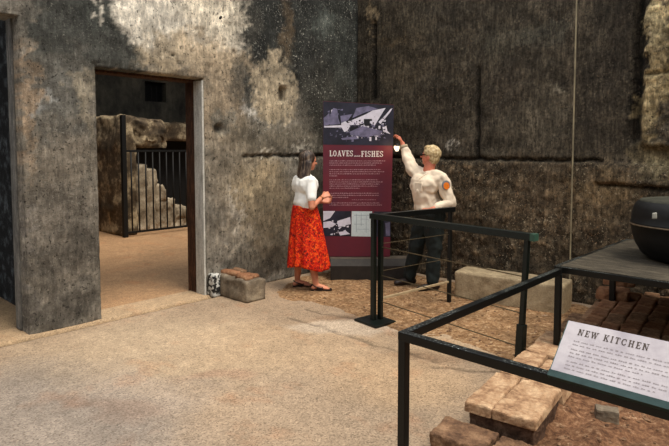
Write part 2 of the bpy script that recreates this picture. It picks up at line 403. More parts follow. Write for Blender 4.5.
# rough pier remnant at the right, standing proud, and the ledge under it
pa, pb = PYp(646, 60, WY), PYp(690, 60, WY); pz = PYp(655, 147, WY).z
pier = smooth(pa.x - .03, pa.x + .03, Ug + .03 * wn[2]) * smooth(pz - .03, pz + .03, Vg + .04 * wn[3])
d += pier * (.13 + .006 * wn[2] + .02 * vnoise(Ug, Vg, 14, 40.0, 5))
gap_shade = np.exp(-((Ug - pa.x + .06) / .04) ** 2) * smooth(pz, pz + .1, Vg); d -= .08 * gap_shade; colR *= (1 - .6 * gap_shade)[..., None]  # groove with the pier's shadow painted in dark
l0, l1 = PYp(595, 183, WY), PYp(669, 188, WY)
lz = l0.z + (l1.z - l0.z) * (Ug - l0.x) / (l1.x - l0.x)
led = smooth(l0.x - .05, l0.x + .1, Ug) * smooth(lz - .01, lz + .02, Vg + .01 * wn[3]) * (1 - smooth(lz + .12, lz + .3, Vg)); d += .06 * led
ck = smooth(l0.x - .05, l0.x + .1, Ug) * np.exp(-((Vg - lz + .01 + .01 * wn[3]) / .018) ** 2); colR *= (1 - .8 * ck)[..., None]; d -= .04 * ck
m = np.exp(-((Ug - PYp(652, 75, WY).x) / .5) ** 2) * np.exp(-((Vg - PYp(652, 75, WY).z) / .02) ** 2) * pier; d -= .05 * m; colR *= (1 - .5 * m)[..., None]
pos = np.stack([Ug, WY - d, Vg], -1)
wr = grid_mesh('wall_right', pos, colR, np.ones((len(xs) - 1, len(zs2) - 1), bool), M['wall_r'], True, .24 + .76 * low + .6 * pier); tag(wr, kind='structure')
bm = bmesh.new(); bm.from_mesh(wr.data)
r = bmesh.ops.extrude_edge_only(bm, edges=[e for e in bm.edges if e.is_boundary])
for v in r['geom']:
    if isinstance(v, bmesh.types.BMVert): v.co.y = WY + .35
bm.to_mesh(wr.data); bm.free()

# the rest of the shell, out of view or behind the openings
def plain(name, lo, hi, mat):
    bm = bmesh.new(); box(bm, lo, hi); return tag(obj(name, bm, mat), kind='structure')
M['plain_dark'] = stone_mat('dark stained concrete', (40, 37, 32), (62, 57, 49), (88, 80, 68), 3)
M['plain_far'] = stone_mat('dim far wall', (44, 42, 37), (72, 68, 59), (104, 97, 82), 2.2, (1, 1, .6))
M['blue_dark'] = stone_mat('blotchy slate plaster', (10, 11, 12), (20, 22, 24), (84, 90, 94), 9)
plain('wall_back', (WX, -4.3, 0), (XR, -4.0, 4.3), M['plain_dark'])  # unseen walls, added dark so light falls mainly from overhead
plain('wall_front', (XR, -4.3, 0), (XR + .3, WY + .35, 4.3), M['plain_dark'])
pa = P(16, 306); PARTY = pa.y
plain('wall_inner', (-13.9, PARTY, 0), (WX - T, PARTY + .25, 4.3), M['blue_dark'])
plain('wall_passage', (-13.9, -4.3, 0), (-13.6, PARTY, 4.3), M['plain_dark'])
plain('ceiling', (-13.6, -4.0, 4.3), (WX - T, PARTY, 4.45), M['plain_dark'])
# far wall of the room behind the doorway, with a small dark window
XF = -14.2
w0, w1 = PXp(145, 101, XF), PXp(166, 83, XF)
bm = bmesh.new()
for (y0, y1, z0, z1) in ((PARTY, w0.y, 0, 5), (w1.y, 12, 0, 5), (w0.y, w1.y, 0, w0.z), (w0.y, w1.y, w1.z, 5)):
    box(bm, (XF - .3, y0, z0), (XF, y1, z1))
tag(obj('wall_far', bm, M['plain_far']), kind='structure')
plain('wall_side', (XF, 12, 0), (WX - T, 12.3, 5), M['plain_far'])
plain('wall_end', (WX - T, WY + .35, 0), (WX, 12.3, 5), M['plain_far'])
bm = bmesh.new(); box(bm, (XF - .3, w0.y, w0.z), (XF - .27, w1.y, w1.z))
wn_ = tag(obj('window_1', bm, M['void']), kind='structure')
for k in range(4):
    bm = bmesh.new(); y = w0.y + (w1.y - w0.y) * (k + .5) / 4
    tube(bm, (XF - .1, y, w0.z - .02), (XF - .1, y, w1.z + .02), .012, 6); obj('window_bar', bm, M['gate'], wn_)
# unseen roof slab, added over the back half to darken behind the gate
plain('ceiling', (XF - .3, PARTY, 5.0), (-10.6, 12.3, 5.2), M['plain_dark'])

# ------------------------------------------------------------------ floor
fx = lines(WX - T, 2.6, .03, (WX,)); fy = lines(-1.0, WY, .03)
Ug, Vg = np.meshgrid(fx, fy, indexing='ij')
def FB(px, py, rxp, ryp, rgb, st=.8, so=.5):
    p = P(px, py); a = P(px - rxp, py); b = P(px + rxp, py); c = P(px, py - ryp); e = P(px, py + ryp)
    return p, (b - a) / 2, (c - e) / 2, rgb, st, so
WARM = (186, 158, 124)
fb = [FB(60, 420, 130, 70, (150, 138, 124), .8), FB(330, 420, 130, 60, (170, 146, 118), .7), FB(170, 345, 120, 30, (196, 170, 136), .8), FB(150, 390, 50, 20, (186, 166, 144), .5),  # first patch darkens the near left floor, painting in the vignette
      FB(300, 345, 100, 24, (190, 160, 124), .7), FB(400, 380, 70, 26, (188, 156, 118), .7), FB(215, 375, 30, 8, (160, 118, 92), .4), FB(120, 410, 40, 10, (150, 116, 92), .35),
      FB(40, 370, 50, 15, (160, 142, 120), .5), FB(330, 325, 40, 8, (176, 146, 112), .6), FB(345, 326, 56, 9, (206, 184, 156), .8, .25),
      FB(450, 345, 40, 8, (196, 166, 128), .6), FB(430, 355, 30, 5, (150, 116, 84), .5), FB(360, 316, 46, 4, (140, 106, 76), .5)]
w1 = vnoise(Ug, Vg, 1.8, 51.0); w2 = vnoise(Ug, Vg, 1.8, 57.0); w3 = vnoise(Ug, Vg, 7, 53.0)
c = np.empty(Ug.shape + (3,)); c[:] = srgb((176, 150, 120))
for (p, ea, eb, rgb, st_, so) in fb:
    det = ea.x * eb.y - ea.y * eb.x
    dx = Ug + .2 * w1 + .06 * w3 - p.x; dy = Vg + .2 * w2 - p.y
    s_ = (dx * eb.y - dy * eb.x) / det; t_ = (ea.x * dy - ea.y * dx) / det
    a = (1 - smooth(1 - so, 1 + so, np.sqrt(s_**2 + t_**2))) * st_
    c = c * (1 - a[..., None]) + np.array(srgb(rgb)) * a[..., None]
c *= np.array((.80, .83, .90))
hgt = .003 * w1
# groove between the threshold slab and the room floor, with the ragged edge the photo shows
ga, gb = P(0, 346), P(235, 291.5)
gx = ga.x + (gb.x - ga.x) * (Vg - ga.y) / (gb.y - ga.y) + .012 * w3
gr = np.exp(-((Ug - gx) / .028) ** 2) * (1 - smooth(gb.y - .05, gb.y + .1, Vg))
hgt -= .03 * gr; c *= (1 - .8 * gr)[..., None]
thr = (Ug < gx) * (1 - smooth(gb.y - .05, gb.y + .1, Vg)); hgt += .012 * thr
a = (thr * .5)[..., None]; c = c * (1 - a) + np.array(srgb((176, 148, 112))) * a
# other cracks in the screed
for (q0, q1, w_) in (((288, 317), (400, 352), .020), ((400, 352), (440, 362), .02), ((305, 309), (368, 322), .016), ((430, 366), (505, 372), .02), ((440, 345), (500, 362), .016)):
    A, B = P(*q0), P(*q1); L = (B - A); ln = L.length; L = L / ln
    s_ = (Ug - A.x) * L.x + (Vg - A.y) * L.y; t_ = (Ug - A.x) * L.y - (Vg - A.y) * L.x + .03 * w3 + .03 * w1
    k = np.exp(-(t_ / w_) ** 2) * (s_ > 0) * (s_ < ln); hgt -= .012 * k; c *= (1 - .55 * k)[..., None]
pos = np.stack([Ug, Vg, hgt], -1)
fl = grid_mesh('floor', pos, c, np.ones((len(fx) - 1, len(fy) - 1), bool), M['floor']); tag(fl, kind='structure')
def plainfloor(x0, x1, y0, y1, rgb, z=0.0):
    fx = lines(x0, x1, .25); fy = lines(y0, y1, .25)
    U, V = np.meshgrid(fx, fy, indexing='ij'); cc = np.empty(U.shape + (3,)); cc[:] = srgb(rgb)
    o = grid_mesh('floor', np.stack([U, V, U * 0 + z], -1), cc, np.ones((len(fx) - 1, len(fy) - 1), bool), M['floor']); tag(o, kind='structure'); return o
plainfloor(XF, WX - T, PARTY, 12, (160, 126, 92), -.002)
plainfloor(-13.6, WX - T, -4, PARTY, (150, 128, 100), -.002)
plainfloor(WX - T, XR, -4, -1.0, (150, 138, 124)); plainfloor(2.6, XR, -1.0, WY, (150, 138, 124))

# loose dirt over the slab at the foot of the walls
dirt_poly = [P(*q).xy for q in ((262, 292), (290, 303), (330, 308), (362, 322), (400, 334), (440, 340), (480, 352), (520, 366))]
dirt_poly += [Vector((1.3, 3.2)), Vector((2.5, 3.2)), Vector((2.5, 5.95)), Vector((-5.1, 5.95)), Vector((-5.1, 4.7))]
def inside_dist(x, y, poly):
    ins = False; dm = 1e9; n = len(poly)
    for i in range(n):
        a = poly[i]; b = poly[(i + 1) % n]
        if (a[1] > y) != (b[1] > y) and x < (b[0] - a[0]) * (y - a[1]) / (b[1] - a[1]) + a[0]: ins = not ins
        dx, dy = b[0] - a[0], b[1] - a[1]; t = max(0, min(1, ((x - a[0]) * dx + (y - a[1]) * dy) / (dx*dx + dy*dy)))
        dd = math.hypot(x - a[0] - t * dx, y - a[1] - t * dy); dm = min(dm, dd)
    return dm if ins else -dm
def dirt_h(x, y):
    e = inside_dist(x, y, dirt_poly) + .10 * fbm(x * 3, y * 3, 5)
    if e < 0: return -.03
    return min(1, e / .3) * (.012 + .016 * (fbm(x * 3, y * 3, 2) + .6) + .010 * fbm(x * 14, y * 14, 8, 3)) - .006
bm = bmesh.new(); xs_ = np.arange(-5.12, 2.45, .035); ys_ = np.arange(2.7, 5.96, .035); vv = {}
for i, x in enumerate(xs_):
    for j, y in enumerate(ys_):
        h = dirt_h(x, y)
        if h > -.02: vv[i, j] = bm.verts.new((x, y, h))
for (i, j) in list(vv):
    q = [(i, j), (i+1, j), (i+1, j+1), (i, j+1)]
    if all(k in vv for k in q): bm.faces.new([vv[k] for k in q])
tag(obj('loose_dirt', bm, M['dirt'], None, True), 'brown loose dirt and mulch spread along the foot of the walls', 'dirt', kind='stuff')
# grit lying on it
bm = bmesh.new()
for k in range(2600):
    x, y = random.uniform(-5.0, 2.3), random.uniform(3.0, 5.9)
    h = dirt_h(x, y)
    if h < 0: continue
    s = random.uniform(.004, .014)
    r = bmesh.ops.create_icosphere(bm, subdivisions=1, radius=s)
    e = random.uniform(.4, 2.2)
    Mx = Matrix.Translation((x, y, h + s * .2)) @ Matrix.Rotation(random.uniform(0, 6), 4, 'Z') @ Matrix.Diagonal((e, 1, .5, 1))
    for v in r['verts']: v.co = Mx @ v.co
tag(obj('grit', bm, M['kerb']), 'small stone chips and grit scattered over the dirt', 'grit', kind='stuff')

# ------------------------------------------------------------------ doorway trim and gate room
x1 = WX - .17; x0 = WX - T - .04
bm = bmesh.new()
box(bm, (x0, door_y1 - .02, 0), (x1, door_y1 + .0, door_z1), None, .006)
box(bm, (x0, door_y0, door_z1 - .025), (x1, door_y1, door_z1), None, .006)
tag(obj('trim_1', bm, M['wood']), kind='structure')
bm = bmesh.new(); box(bm, (WX - .17, door_y1 - .022, 0.0), (WX - .008, door_y1 + .002, door_z1 - .02), None, .004)
tag(obj('trim_2', bm, M['trim_w']), kind='structure')
bm = bmesh.new(); box(bm, (WX - .27, pil_y0 - .02, 0.02), (WX - .15, pil_y0 + .002, open_z), None, .01)
tag(obj('trim_3', bm, M['trim_g']), kind='structure')

M_dummy = None
def rough_block(dims, seed, amp=.02, cut=10, rnd=.03, fr=6.0, rag=None):
    """a worn block, base at z=0, centred in x,y"""
    bm = bmesh.new(); dx, dy, dz = dims
    n = [max(2, int(round(v / max(dims) * cut))) for v in dims]
    # six faces as grids, welded
    def face(o, a, b, na, nb):
        g = [[bm.verts.new(Vector(o) + Vector(a) * i / na + Vector(b) * j / nb) for j in range(nb + 1)] for i in range(na + 1)]
        for i in range(na):
            for j in range(nb): bm.faces.new((g[i][j], g[i+1][j], g[i+1][j+1], g[i][j+1]))
    X, Y, Z = (dx, 0, 0), (0, dy, 0), (0, 0, dz); o = (-dx/2, -dy/2, 0)
    face(o, X, Y, n[0], n[1]); face((o[0], o[1], dz), X, Y, n[0], n[1])
    face(o, X, Z, n[0], n[2]); face((o[0], dy/2, 0), X, Z, n[0], n[2])
    face(o, Y, Z, n[1], n[2]); face((dx/2, o[1], 0), Y, Z, n[1], n[2])
    bmesh.ops.remove_doubles(bm, verts=bm.verts, dist=1e-5)
    for v in bm.verts:
        c = v.co.copy(); q = Vector((max(-dx/2 + rnd, min(dx/2 - rnd, c.x)), max(-dy/2 + rnd, min(dy/2 - rnd, c.y)), max(rnd if False else 0, min(dz - rnd, c.z))))
        e = c - q
        if e.length > 1e-6: c = q + e.normalized() * min(rnd, e.length)
        if v.co.z > 1e-4:
            s = Vector((seed, seed * 1.7, 0))
            nn = noise.noise_vector(c * fr + s) * amp + noise.noise_vector(c * fr * 3.1 + s) * amp * .5 + noise.noise_vector(c * fr * 8 + s) * amp * .3
            c += nn
            if rag: c = rag(c)
            c.z = max(c.z, .004)
        v.co = c
    return bm
uang = 0.0   # blocks are laid along world x / y (the walls' directions)

# masonry remains behind the doorway
pg = P(124, 237); pw = P(98, 232)
XG = pg.x
bm = rough_block((1.7, .32, 2.28), 2.2, .05, 34, .05, 2.4)
for v in bm.verts:
    pass
o = obj('broken_masonry', bm, M['rubble_dark'], None, True, (XG - .95, pg.y + .17, 0))
tag(o, 'tall stained rubble masonry wall end behind the iron gate post', 'masonry')
def bulge(c):
    t = (c.y + .42) / .84                       # falls and thins away from the pier
    c.z *= 1 - .12 * max(0, t) ** 2; return c
bm = rough_block((.8, .80, .60), 5.5, .10, 18, .18, 3.2, bulge)
top = thing('masonry_overhang', 'rounded chunk of plastered rubble jutting out above the gate', 'masonry', (XG - .62, pg.y + .70, 0))
obj('overhang', bm, M['rubble_dark'], top, True, (0, 0, 1.66))
bm = rough_block((.5, 3.4, .46), 8.5, .07, 40, .05, 3)
o = obj('stone_ledge', bm, M['rubble_dark'], None, True, (-12.6, 7.2, 1.85)); tag(o, 'long horizontal rubble ledge spanning the dark recess behind the gate', 'ledge')
bm = bmesh.new(); box(bm, (-13.1, 5.3, 0), (-12.98, 9.6, 2.2)); tag(obj('recess_shade', bm, M['void']), 'black sheet standing in for shade in the recess below the rubble ledge', 'panel')  # added black sheet paints the shade inside the recess
steps = thing('rubble_steps', 'pale rubble stepped slope behind the bars of the gate', 'rubble', (XG - .75, pg.y + .3, 0))
for k, (y0, y1, h) in enumerate(((.16, .40, 1.36), (.38, .60, 1.24), (.58, .80, .92), (.78, 1.04, .62), (1.02, 1.3, .42), (1.28, 1.6, .24))):
    bm = rough_block((.8 - .05 * k, y1 - y0 + .05, h), k * 3.3 + 1, .06, 20, .06, 4)
    obj('rubble_course', bm, M['rubble'], steps, True, (0, (y0 + y1) / 2, 0))
# gate
g = thing('iron_gate', 'black iron bar gate beside the tall post seen through the doorway', 'gate', (XG + .06, pg.y, 0))
bm = bmesh.new(); box(bm, (-.04, -.04, 0), (.04, .04, 2.26), None, .004); obj('post', bm, M['gate'], g)
bm = bmesh.new(); box(bm, (-.03, 1.72, 0), (.03, 1.78, 1.66), None, .004); obj('post', bm, M['gate'], g)
for z in (.08, 1.60):
    bm = bmesh.new(); box(bm, (-.015, .04, z - .02), (.015, 1.72, z + .02), None, .003); obj('rail', bm, M['gate'], g)
for k in range(11):
    bm = bmesh.new(); y = .14 + k * .145
    tube(bm, (0, y, .09), (0, y, 1.60), .015, 8); obj('bar', bm, M['gate'], g, True)

# block with brick remains at the foot of the door jamb
pb_ = P(246, 304)
bl = thing('brick_topped_block', 'low grey mortar block topped with broken red bricks beside the doorway', 'block', (pb_.x, pb_.y, 0))
bm = rough_block((.56, .27, .235), 4.4, .018, 22, .02, 8)
obj('mortar_base', bm, M['grey_block'], bl, True, (-.285, .145, 0))
for (x, y, dx, dy, dz, r, m) in ((-.42, .12, .22, .11, .055, .15, 'brick'), (-.15, .10, .21, .11, .05, -.05, 'brick'), (-.40, .21, .20, .08, .06, .05, 'kerb'), (-.17, .21, .18, .08, .04, .1, 'brick')):
    bm = rough_block((dx, dy, dz), x * 31, .012, 8, .015, 12); obj('brick', bm, M[m], bl, True, (x, y, .225), r)
# lump added at the jamb base, its black standing for a dark cavity
pc = P(213, 294)
bm = rough_block((.13, .11, .25), 9.1, .016, 10, .02, 14)
t = NT('cavity black and plaster white'); n = t.noise(22, 3, .6)
M['cavity_tone'] = t.set(t.ramp(n, [(.48, srgb((14, 14, 14))), (.53, srgb((190, 190, 184)))], 'LINEAR'), .6)
o = obj('cavity_lump', bm, M['cavity_tone'], None, True, (WX + .05, PXp(212, 290, WX).y, 0)); tag(o, 'added lump coloured black and white for the broken cavity at the foot of the door jamb', 'rubble')

# long pale block by the right wall
pl, pr = P(451, 298), P(567, 317)
bd = (pr - pl); ba = math.atan2(bd.y, bd.x); bl_ = bd.length
bm = rough_block((bl_ - .06, .36, .30), 6.6, .008, 60, .02, 6)
o = obj('concrete_block', bm, M['concrete'], None, True, ((pl + pr) / 2 + Vector((-math.sin(ba), math.cos(ba), 0)) * .19), ba)
o.location.z = 0; tag(o, 'long pale rectangular concrete block lying by the dark wall behind the railing', 'block')
# vertical cable on the right wall
a = PYp(577, 0, WY - .06); b = PYp(571, 250, WY - .06)
bm = bmesh.new(); tube(bm, (a.x, WY - .075, 4.3), (b.x, WY - .075, .0), .008, 8)
tag(obj('wall_cable', bm, M['wire']), 'thin pale cable running straight down the dark right wall', 'cable')

# ------------------------------------------------------------------ railings
def post(parent, x, y, h, w=.045, m='metal', name='post', z0=0):
    bm = bmesh.new(); box(bm, (x - w/2, y - w/2, z0), (x + w/2, y + w/2, h), None, .004); return obj(name, bm, M[m], parent)
base = P(375, 322); Hr = 1.03
endR = PZ(532, 234, 0.0 + (HC - Hr) * 550 / (234 - 150)); endR.z = 0
endB = P(449, 303.5); 
fr = thing('barrier_railing', 'dark green metal barrier railing with cables in front of the uniformed person', 'railing', (base.x, base.y, 0))
def loc(p): return Vector((p.x - base.x, p.y - base.y, p.z))
eR, eB = loc(endR), loc(endB)
dR = eR.normalized(); dB = eB.normalized()
pL = R_ * -.016; pR = R_ * .052 + hd * .03
post(fr, pL.x, pL.y, Hr - .045, .042, 'metal_g'); post(fr, pR.x, pR.y, Hr - .045, .04, 'metal_g')
bm = bmesh.new(); bx_ = box(bm, (-.15, -.13, 0), (.15, .13, .022), Matrix.Rotation(math.atan2(dR.y, dR.x), 4, 'Z'), .004); obj('base_plate', bm, M['metal_g'], fr)
bm = bmesh.new(); bar(bm, pL - dR*.03 + Vector((0, 0, Hr - .025)), eR + Vector((0, 0, Hr - .025)), .06, .05); obj('top_rail', bm, M['metal_g'], fr)
bm = bmesh.new(); bar(bm, eR + Vector((0, 0, Hr - .025)), eR + dR * .035 + Vector((0, 0, Hr - .025)), .062, .052); obj('end_cap', bm, M['green_cap'], fr)
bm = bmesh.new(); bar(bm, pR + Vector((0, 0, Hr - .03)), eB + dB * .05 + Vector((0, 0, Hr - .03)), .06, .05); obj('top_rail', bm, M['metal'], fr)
q = eR - dR * .035
qb = q - dR * .045; qm = qb.lerp(q, .36)
bm = bmesh.new(); bar(bm, qb, q + Vector((0, 0, Hr - .045)), .036, .036, .004, dR); obj('post', bm, M['metal_g'], fr)
bm = bmesh.new(); bar(bm, qb, qb.lerp(q, .35) + Vector((0, 0, .36)), .056, .056, .004, dR); obj('post_sleeve', bm, M['metal_g'], fr)
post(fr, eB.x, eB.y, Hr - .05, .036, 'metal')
for h in (.19, .44, .71):
    bm = bmesh.new(); tube(bm, pR + Vector((0, 0, h)), q + Vector((0, 0, h)), .0045, 6); obj('cable', bm, M['cable'], fr)
for h in (.48, .74):
    bm = bmesh.new(); tube(bm, pR + Vector((0, 0, h)), eB + Vector((0, 0, h)), .003, 6); obj('cable', bm, M['cable'], fr)
bm = bmesh.new(); bar(bm, pR + Vector((0, 0, .215)), eB + Vector((0, 0, .235)), .02, .022); obj('bottom_rail', bm, M['tan_bar'], fr)

# near railing (display barrier)
RT = .79; KB = .25
cn = P(398, 331, RT); eA = P(549, 374, RT); dA = (eA - cn); dA.z = 0; dA.normalize()
eBn = P(555.5, 268, RT); dBn = (eBn - cn); dBn.z = 0; LB = dBn.length; dBn.normalize()
nr = thing('display_railing', 'black metal tube railing in the foreground around the old kitchen', 'railing', (cn.x, cn.y, 0))
z = Vector((0, 0, RT - .0225)); eAl = dA * 2.6
offs = (dA + dBn) * .02
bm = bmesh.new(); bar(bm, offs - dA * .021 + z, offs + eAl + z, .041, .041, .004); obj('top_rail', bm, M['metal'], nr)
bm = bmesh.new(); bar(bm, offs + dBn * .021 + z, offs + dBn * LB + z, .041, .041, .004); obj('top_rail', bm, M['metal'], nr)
def rpost(parent, c, z0, z1, w, d, m='metal', name='post'):
    bm = bmesh.new(); a = math.atan2(d.y, d.x)
    box(bm, (-w/2, -w/2, z0), (w/2, w/2, z1), Matrix.Translation(c) @ Matrix.Rotation(a, 4, 'Z'), .004); return obj(name, bm, M[m], parent)
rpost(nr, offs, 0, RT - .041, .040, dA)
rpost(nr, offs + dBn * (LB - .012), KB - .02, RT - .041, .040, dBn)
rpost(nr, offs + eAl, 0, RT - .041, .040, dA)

# display table continuing from the railing
tl = P(556, 266, RT); tr = P(669, 282.5, RT); tb = P(620, 238.5, RT)
dT = (tr - tl); dT.z = 0; dT.normalize(); dD = Vector((-dT.y, dT.x, 0))
DW, DL = (tb - tl).dot(dD), 2.1
tt = thing('display_table', 'low black framed display table with a grey stone slab top', 'table', (tl.x, tl.y, 0), math.atan2(dT.y, dT.x))
bm = bmesh.new(); box(bm, (.02, .02, RT - .03), (DL, DW - .02, RT + .004), None, .004); obj('table_top', bm, M['slab'], tt)
bm = bmesh.new()
for (a, b) in (((0, 0), (DL, 0)), ((0, DW), (DL, DW)), ((0, 0), (0, DW)), ((DL, 0), (DL, DW))):
    bar(bm, (a[0], a[1], RT - .02), (b[0], b[1], RT - .02), .03, .042, .003)
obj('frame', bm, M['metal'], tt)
_l = P(612, 303, .27) - Vector((tl.x, tl.y, 0)); lx, ly = _l.dot(dT), _l.dot(dD)
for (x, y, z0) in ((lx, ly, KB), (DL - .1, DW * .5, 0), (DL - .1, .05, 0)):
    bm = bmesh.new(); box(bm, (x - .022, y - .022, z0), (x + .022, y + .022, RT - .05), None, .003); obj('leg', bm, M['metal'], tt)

# cauldron
zc_ = 4.06; pc = P(686, 264, RT); pc = PZ(693, 200, zc_)
cd = thing('cauldron', 'large round black cast iron cauldron on the stone slab table', 'cauldron', (pc.x, pc.y, RT + .004))
prof = [(0, 0), (.24, 0), (.285, .012), (.33, .05), (.37, .12), (.392, .19), (.402, .255), (.410, .262), (.410, .276), (.400, .284), (.398, .34), (.388, .39), (.37, .425), (.35, .442), (.33, .446)]
bm = bmesh.new(); lathe(bm, prof[:8] + [(.38, .268)], 72); obj('bowl', bm, M['iron'], cd, True)
bm = bmesh.new(); lathe(bm, [(.38, .262), (.413, .264), (.413, .274), (.38, .276)], 72); obj('seam_band', bm, simple('worn bare iron', (120, 104, 84), .5, .4, .3), cd, True)
bm = bmesh.new(); lathe(bm, [(.38, .272)] + prof[8:14], 72); obj('shoulder', bm, M['iron'], cd, True)
bm = bmesh.new(); lathe(bm, [(.348, .436), (.342, .452), (.28, .460), (.16, .464), (0, .466)], 72); obj('lid', bm, M['iron_top'], cd, True)
sp = rough_block((.035, .012, .045), 2, .004, 5, .006, 20); pp = (PZ(656, 214, zc_ - .35))
dd = (O_ - pc); dd.z = 0; dd.normalize(); an = dd * .392 - R_ * .16
lug = dd * .285 - R_ * .265
obj('lug', sp, simple('pale chip', (150, 150, 140), .7), cd, True, (lug.x, lug.y, .345), math.atan2(R_.y, R_.x))

# ------------------------------------------------------------------ letters with slab serifs
def arc(cx, cy, rx, ry, a0, a1, w, n=14):
    out = []
    for i in range(n):
        t0 = math.radians(a0 + (a1 - a0) * i / n); t1 = math.radians(a0 + (a1 - a0) * (i + 1) / n)
        q = []
        for (t, k) in ((t0, 1), (t1, 1), (t1, 0), (t0, 0)):
            q.append((cx + (rx - (0 if k else w)) * math.cos(t), cy + (ry - (0 if k else w * .7)) * math.sin(t)))
        out.append(q)
    return out
def rc(x0, y0, x1, y1): return [(x0, y0), (x1, y0), (x1, y1), (x0, y1)]
def sl(x0, y0, x1, y1, w): return [(x0 - w/2, y0), (x0 + w/2, y0), (x1 + w/2, y1), (x1 - w/2, y1)]
sh, W_ = .09, .17
def serif(x, y): return rc(x - .16, y, x + .16, y + sh)
def stem(x): return [rc(x - W_/2, 0, x + W_/2, 1), serif(x, 0), serif(x, 1 - sh)]
G = {
 'L': (.66, stem(.2) + [rc(.2, 0, .62, sh), rc(.53, 0, .62, .3)]),
 'I': (.42, stem(.2)), 'F': (.66, stem(.2) + [rc(.2, 1 - sh, .62, 1), rc(.53, .74, .62, 1), rc(.2, .46, .46, .54), rc(.40, .38, .47, .62)]),
 'E': (.68, stem(.2) + [rc(.2, 1 - sh, .62, 1), rc(.53, .74, .62, 1), rc(.2, .46, .46, .54), rc(.40, .38, .47, .62), rc(.2, 0, .64, sh), rc(.55, 0, .64, .28)]),
 'H': (.84, stem(.2) + stem(.62) + [rc(.2, .45, .62, .55)]),
 'N': (.86, stem(.18)[:3] + [rc(.62, 0, .70, 1), serif(.66, 1 - sh), [(.10, 1), (.30, 1), (.70, 0), (.56, 0)]]),
 'K': (.82, stem(.2) + [sl(.30, .42, .60, 1 - sh, .11), sl(.64, sh, .36, .56, .17), serif(.62, 0), serif(.60, 1 - sh)]),
 'T': (.72, [rc(.27, 0, .27 + W_, 1), rc(.19, 0, .52, sh), rc(.04, 1 - sh, .68, 1), rc(.04, .72, .12, 1), rc(.60, .72, .68, 1)]),
 'A': (.82, [sl(.14, 0, .40, 1, .09), sl(.66, 0, .40, 1, .18), rc(.22, .28, .58, .36), serif(.14, 0), serif(.66, 0)]),
 'V': (.82, [sl(.40, 0, .15, 1, .18), sl(.40, 0, .66, 1, .09), serif(.15, 1 - sh), serif(.66, 1 - sh)]),
 'W': (1.12, [sl(.32, 0, .14, 1, .17), sl(.32, 0, .52, 1, .09), sl(.72, 0, .52, 1, .17), sl(.72, 0, .92, 1, .09), serif(.14, 1 - sh), serif(.52, 1 - sh), serif(.92, 1 - sh)]),
 'O': (.78, arc(.36, .5, .34, .5, 0, 360, .16, 24)),
 'C': (.76, arc(.38, .5, .35, .5, 45, 315, .16, 20) + [rc(.58, .62, .66, .98), rc(.58, .1, .66, .3)]),
 'S': (.68, arc(.32, .735, .26, .265, 20, 270, .13) + arc(.32, .265, .28, .265, 90, -160, .13) + [rc(.52, .70, .60, .98), rc(.04, .02, .12, .3)]),
 ' ': (.35, []),
}
def word(bm, txt, x, y, h, put, adv=1.0, track=.06):
    for ch in txt:
        if ch == '.':
            for q in [rc(.02, 0, .14, .12)]: bm.faces.new([bm.verts.new(put(x + a * h, y + b * h)) for a, b in q])
            x += .2 * h; continue
        w, qs = G[ch]
        for k, q in enumerate(qs): bm.faces.new([bm.verts.new(put(x + a * h * adv, y + b * h, k * 1e-5)) for a, b in q])
        x += (w * adv + track) * h
    return x
def word_len(txt, adv=1.0, track=.06): return sum(.2 if c == '.' else G[c][0] * adv + track for c in txt)
def text_lines(bm, put, x0, y, ws, lh, th, rnd):
    """unreadable small print: rows of word-length marks"""
    for W in ws:
        x = x0
        while x < x0 + W:
            w = rnd.uniform(.008, .03)
            w = min(w, x0 + W - x)
            n = max(1, int(w / .006))
            for k in range(n):
                a = x + k * w / n; hh = th * rnd.choice((.7, .7, 1.0, 1.15))
                bm.faces.new([bm.verts.new(put(*q)) for q in ((a, y), (a + w / n * .78, y), (a + w / n * .78, y + hh), (a, y + hh))])
            x += w + .006
        y -= lh
    return y

# ------------------------------------------------------------------ banner in the corner
ZB = 6.90
bc = PZ(356.5, 256, ZB); bw = 68 / 550 * ZB; 
b0z = PZ(356, 257, ZB).z; b1z = PZ(356, 102.5, ZB).z; BHt = b1z - b0z
ang = math.atan2(R_.y, R_.x)
bn = thing('banner_stand', 'tall burgundy display banner titled LOAVES and FISHES standing in the corner', 'banner', (bc.x, bc.y, 0), ang)
sx = lambda px, py: (px - 356.5) / 550 * ZB
def put_fn(d):
    return lambda x, z, e=0.0: Vector((x, d - e, z))
def bz(py): return PZ(356, py, ZB).z
bmx = bmesh.new()
fr_ = [(sx(323, 0), bz(101)), (sx(393.3, 0), bz(104.8)), (sx(390.3, 0), bz(256.5)), (sx(322.5, 0), bz(256.5))]
va = [bmx.verts.new((x, 0, z)) for x, z in fr_]; vb = [bmx.verts.new((x, .022, z)) for x, z in fr_]
bmx.faces.new(va); bmx.faces.new(vb[::-1])
for i in range(4): bmx.faces.new((va[i], vb[i], vb[(i+1) % 4], va[(i+1) % 4]))
t = NT('burgundy printed fabric'); n = t.noise(2.2, 4, .6); f = t.ramp(n, [(.35, srgb((104, 30, 44))), (.6, srgb((92, 30, 46))), (.75, srgb((66, 34, 58)))])
burg = t.set(f, .55, 0, .4)
obj('panel', bmx, burg, bn)
def poly(bm, pts, d, py=True):
    vs = [bm.verts.new((sx(a, 0), -d, bz(b))) for a, b in pts]; bm.faces.new(vs)
def part(name, polys, mat, d, parent=bn):
    bm = bmesh.new()
    for k, p in enumerate(polys): poly(bm, p, d + k * 2e-5)
    return obj(name, bm, mat, parent)
navy = simple('dark print', (34, 34, 50), .55, 0, .5, 5, 0)
greyp = simple('grey print', (112, 108, 136), .55, 0, .4, 9, 0); whitep = simple('white print', (216, 212, 226), .55, 0, .12, 12, 0)
part('photo_print', [[(323.2, 101.3), (393.1, 105.1), (392.7, 145.6), (323.0, 144.6)]], navy, .0012)
rq = random.Random(21)
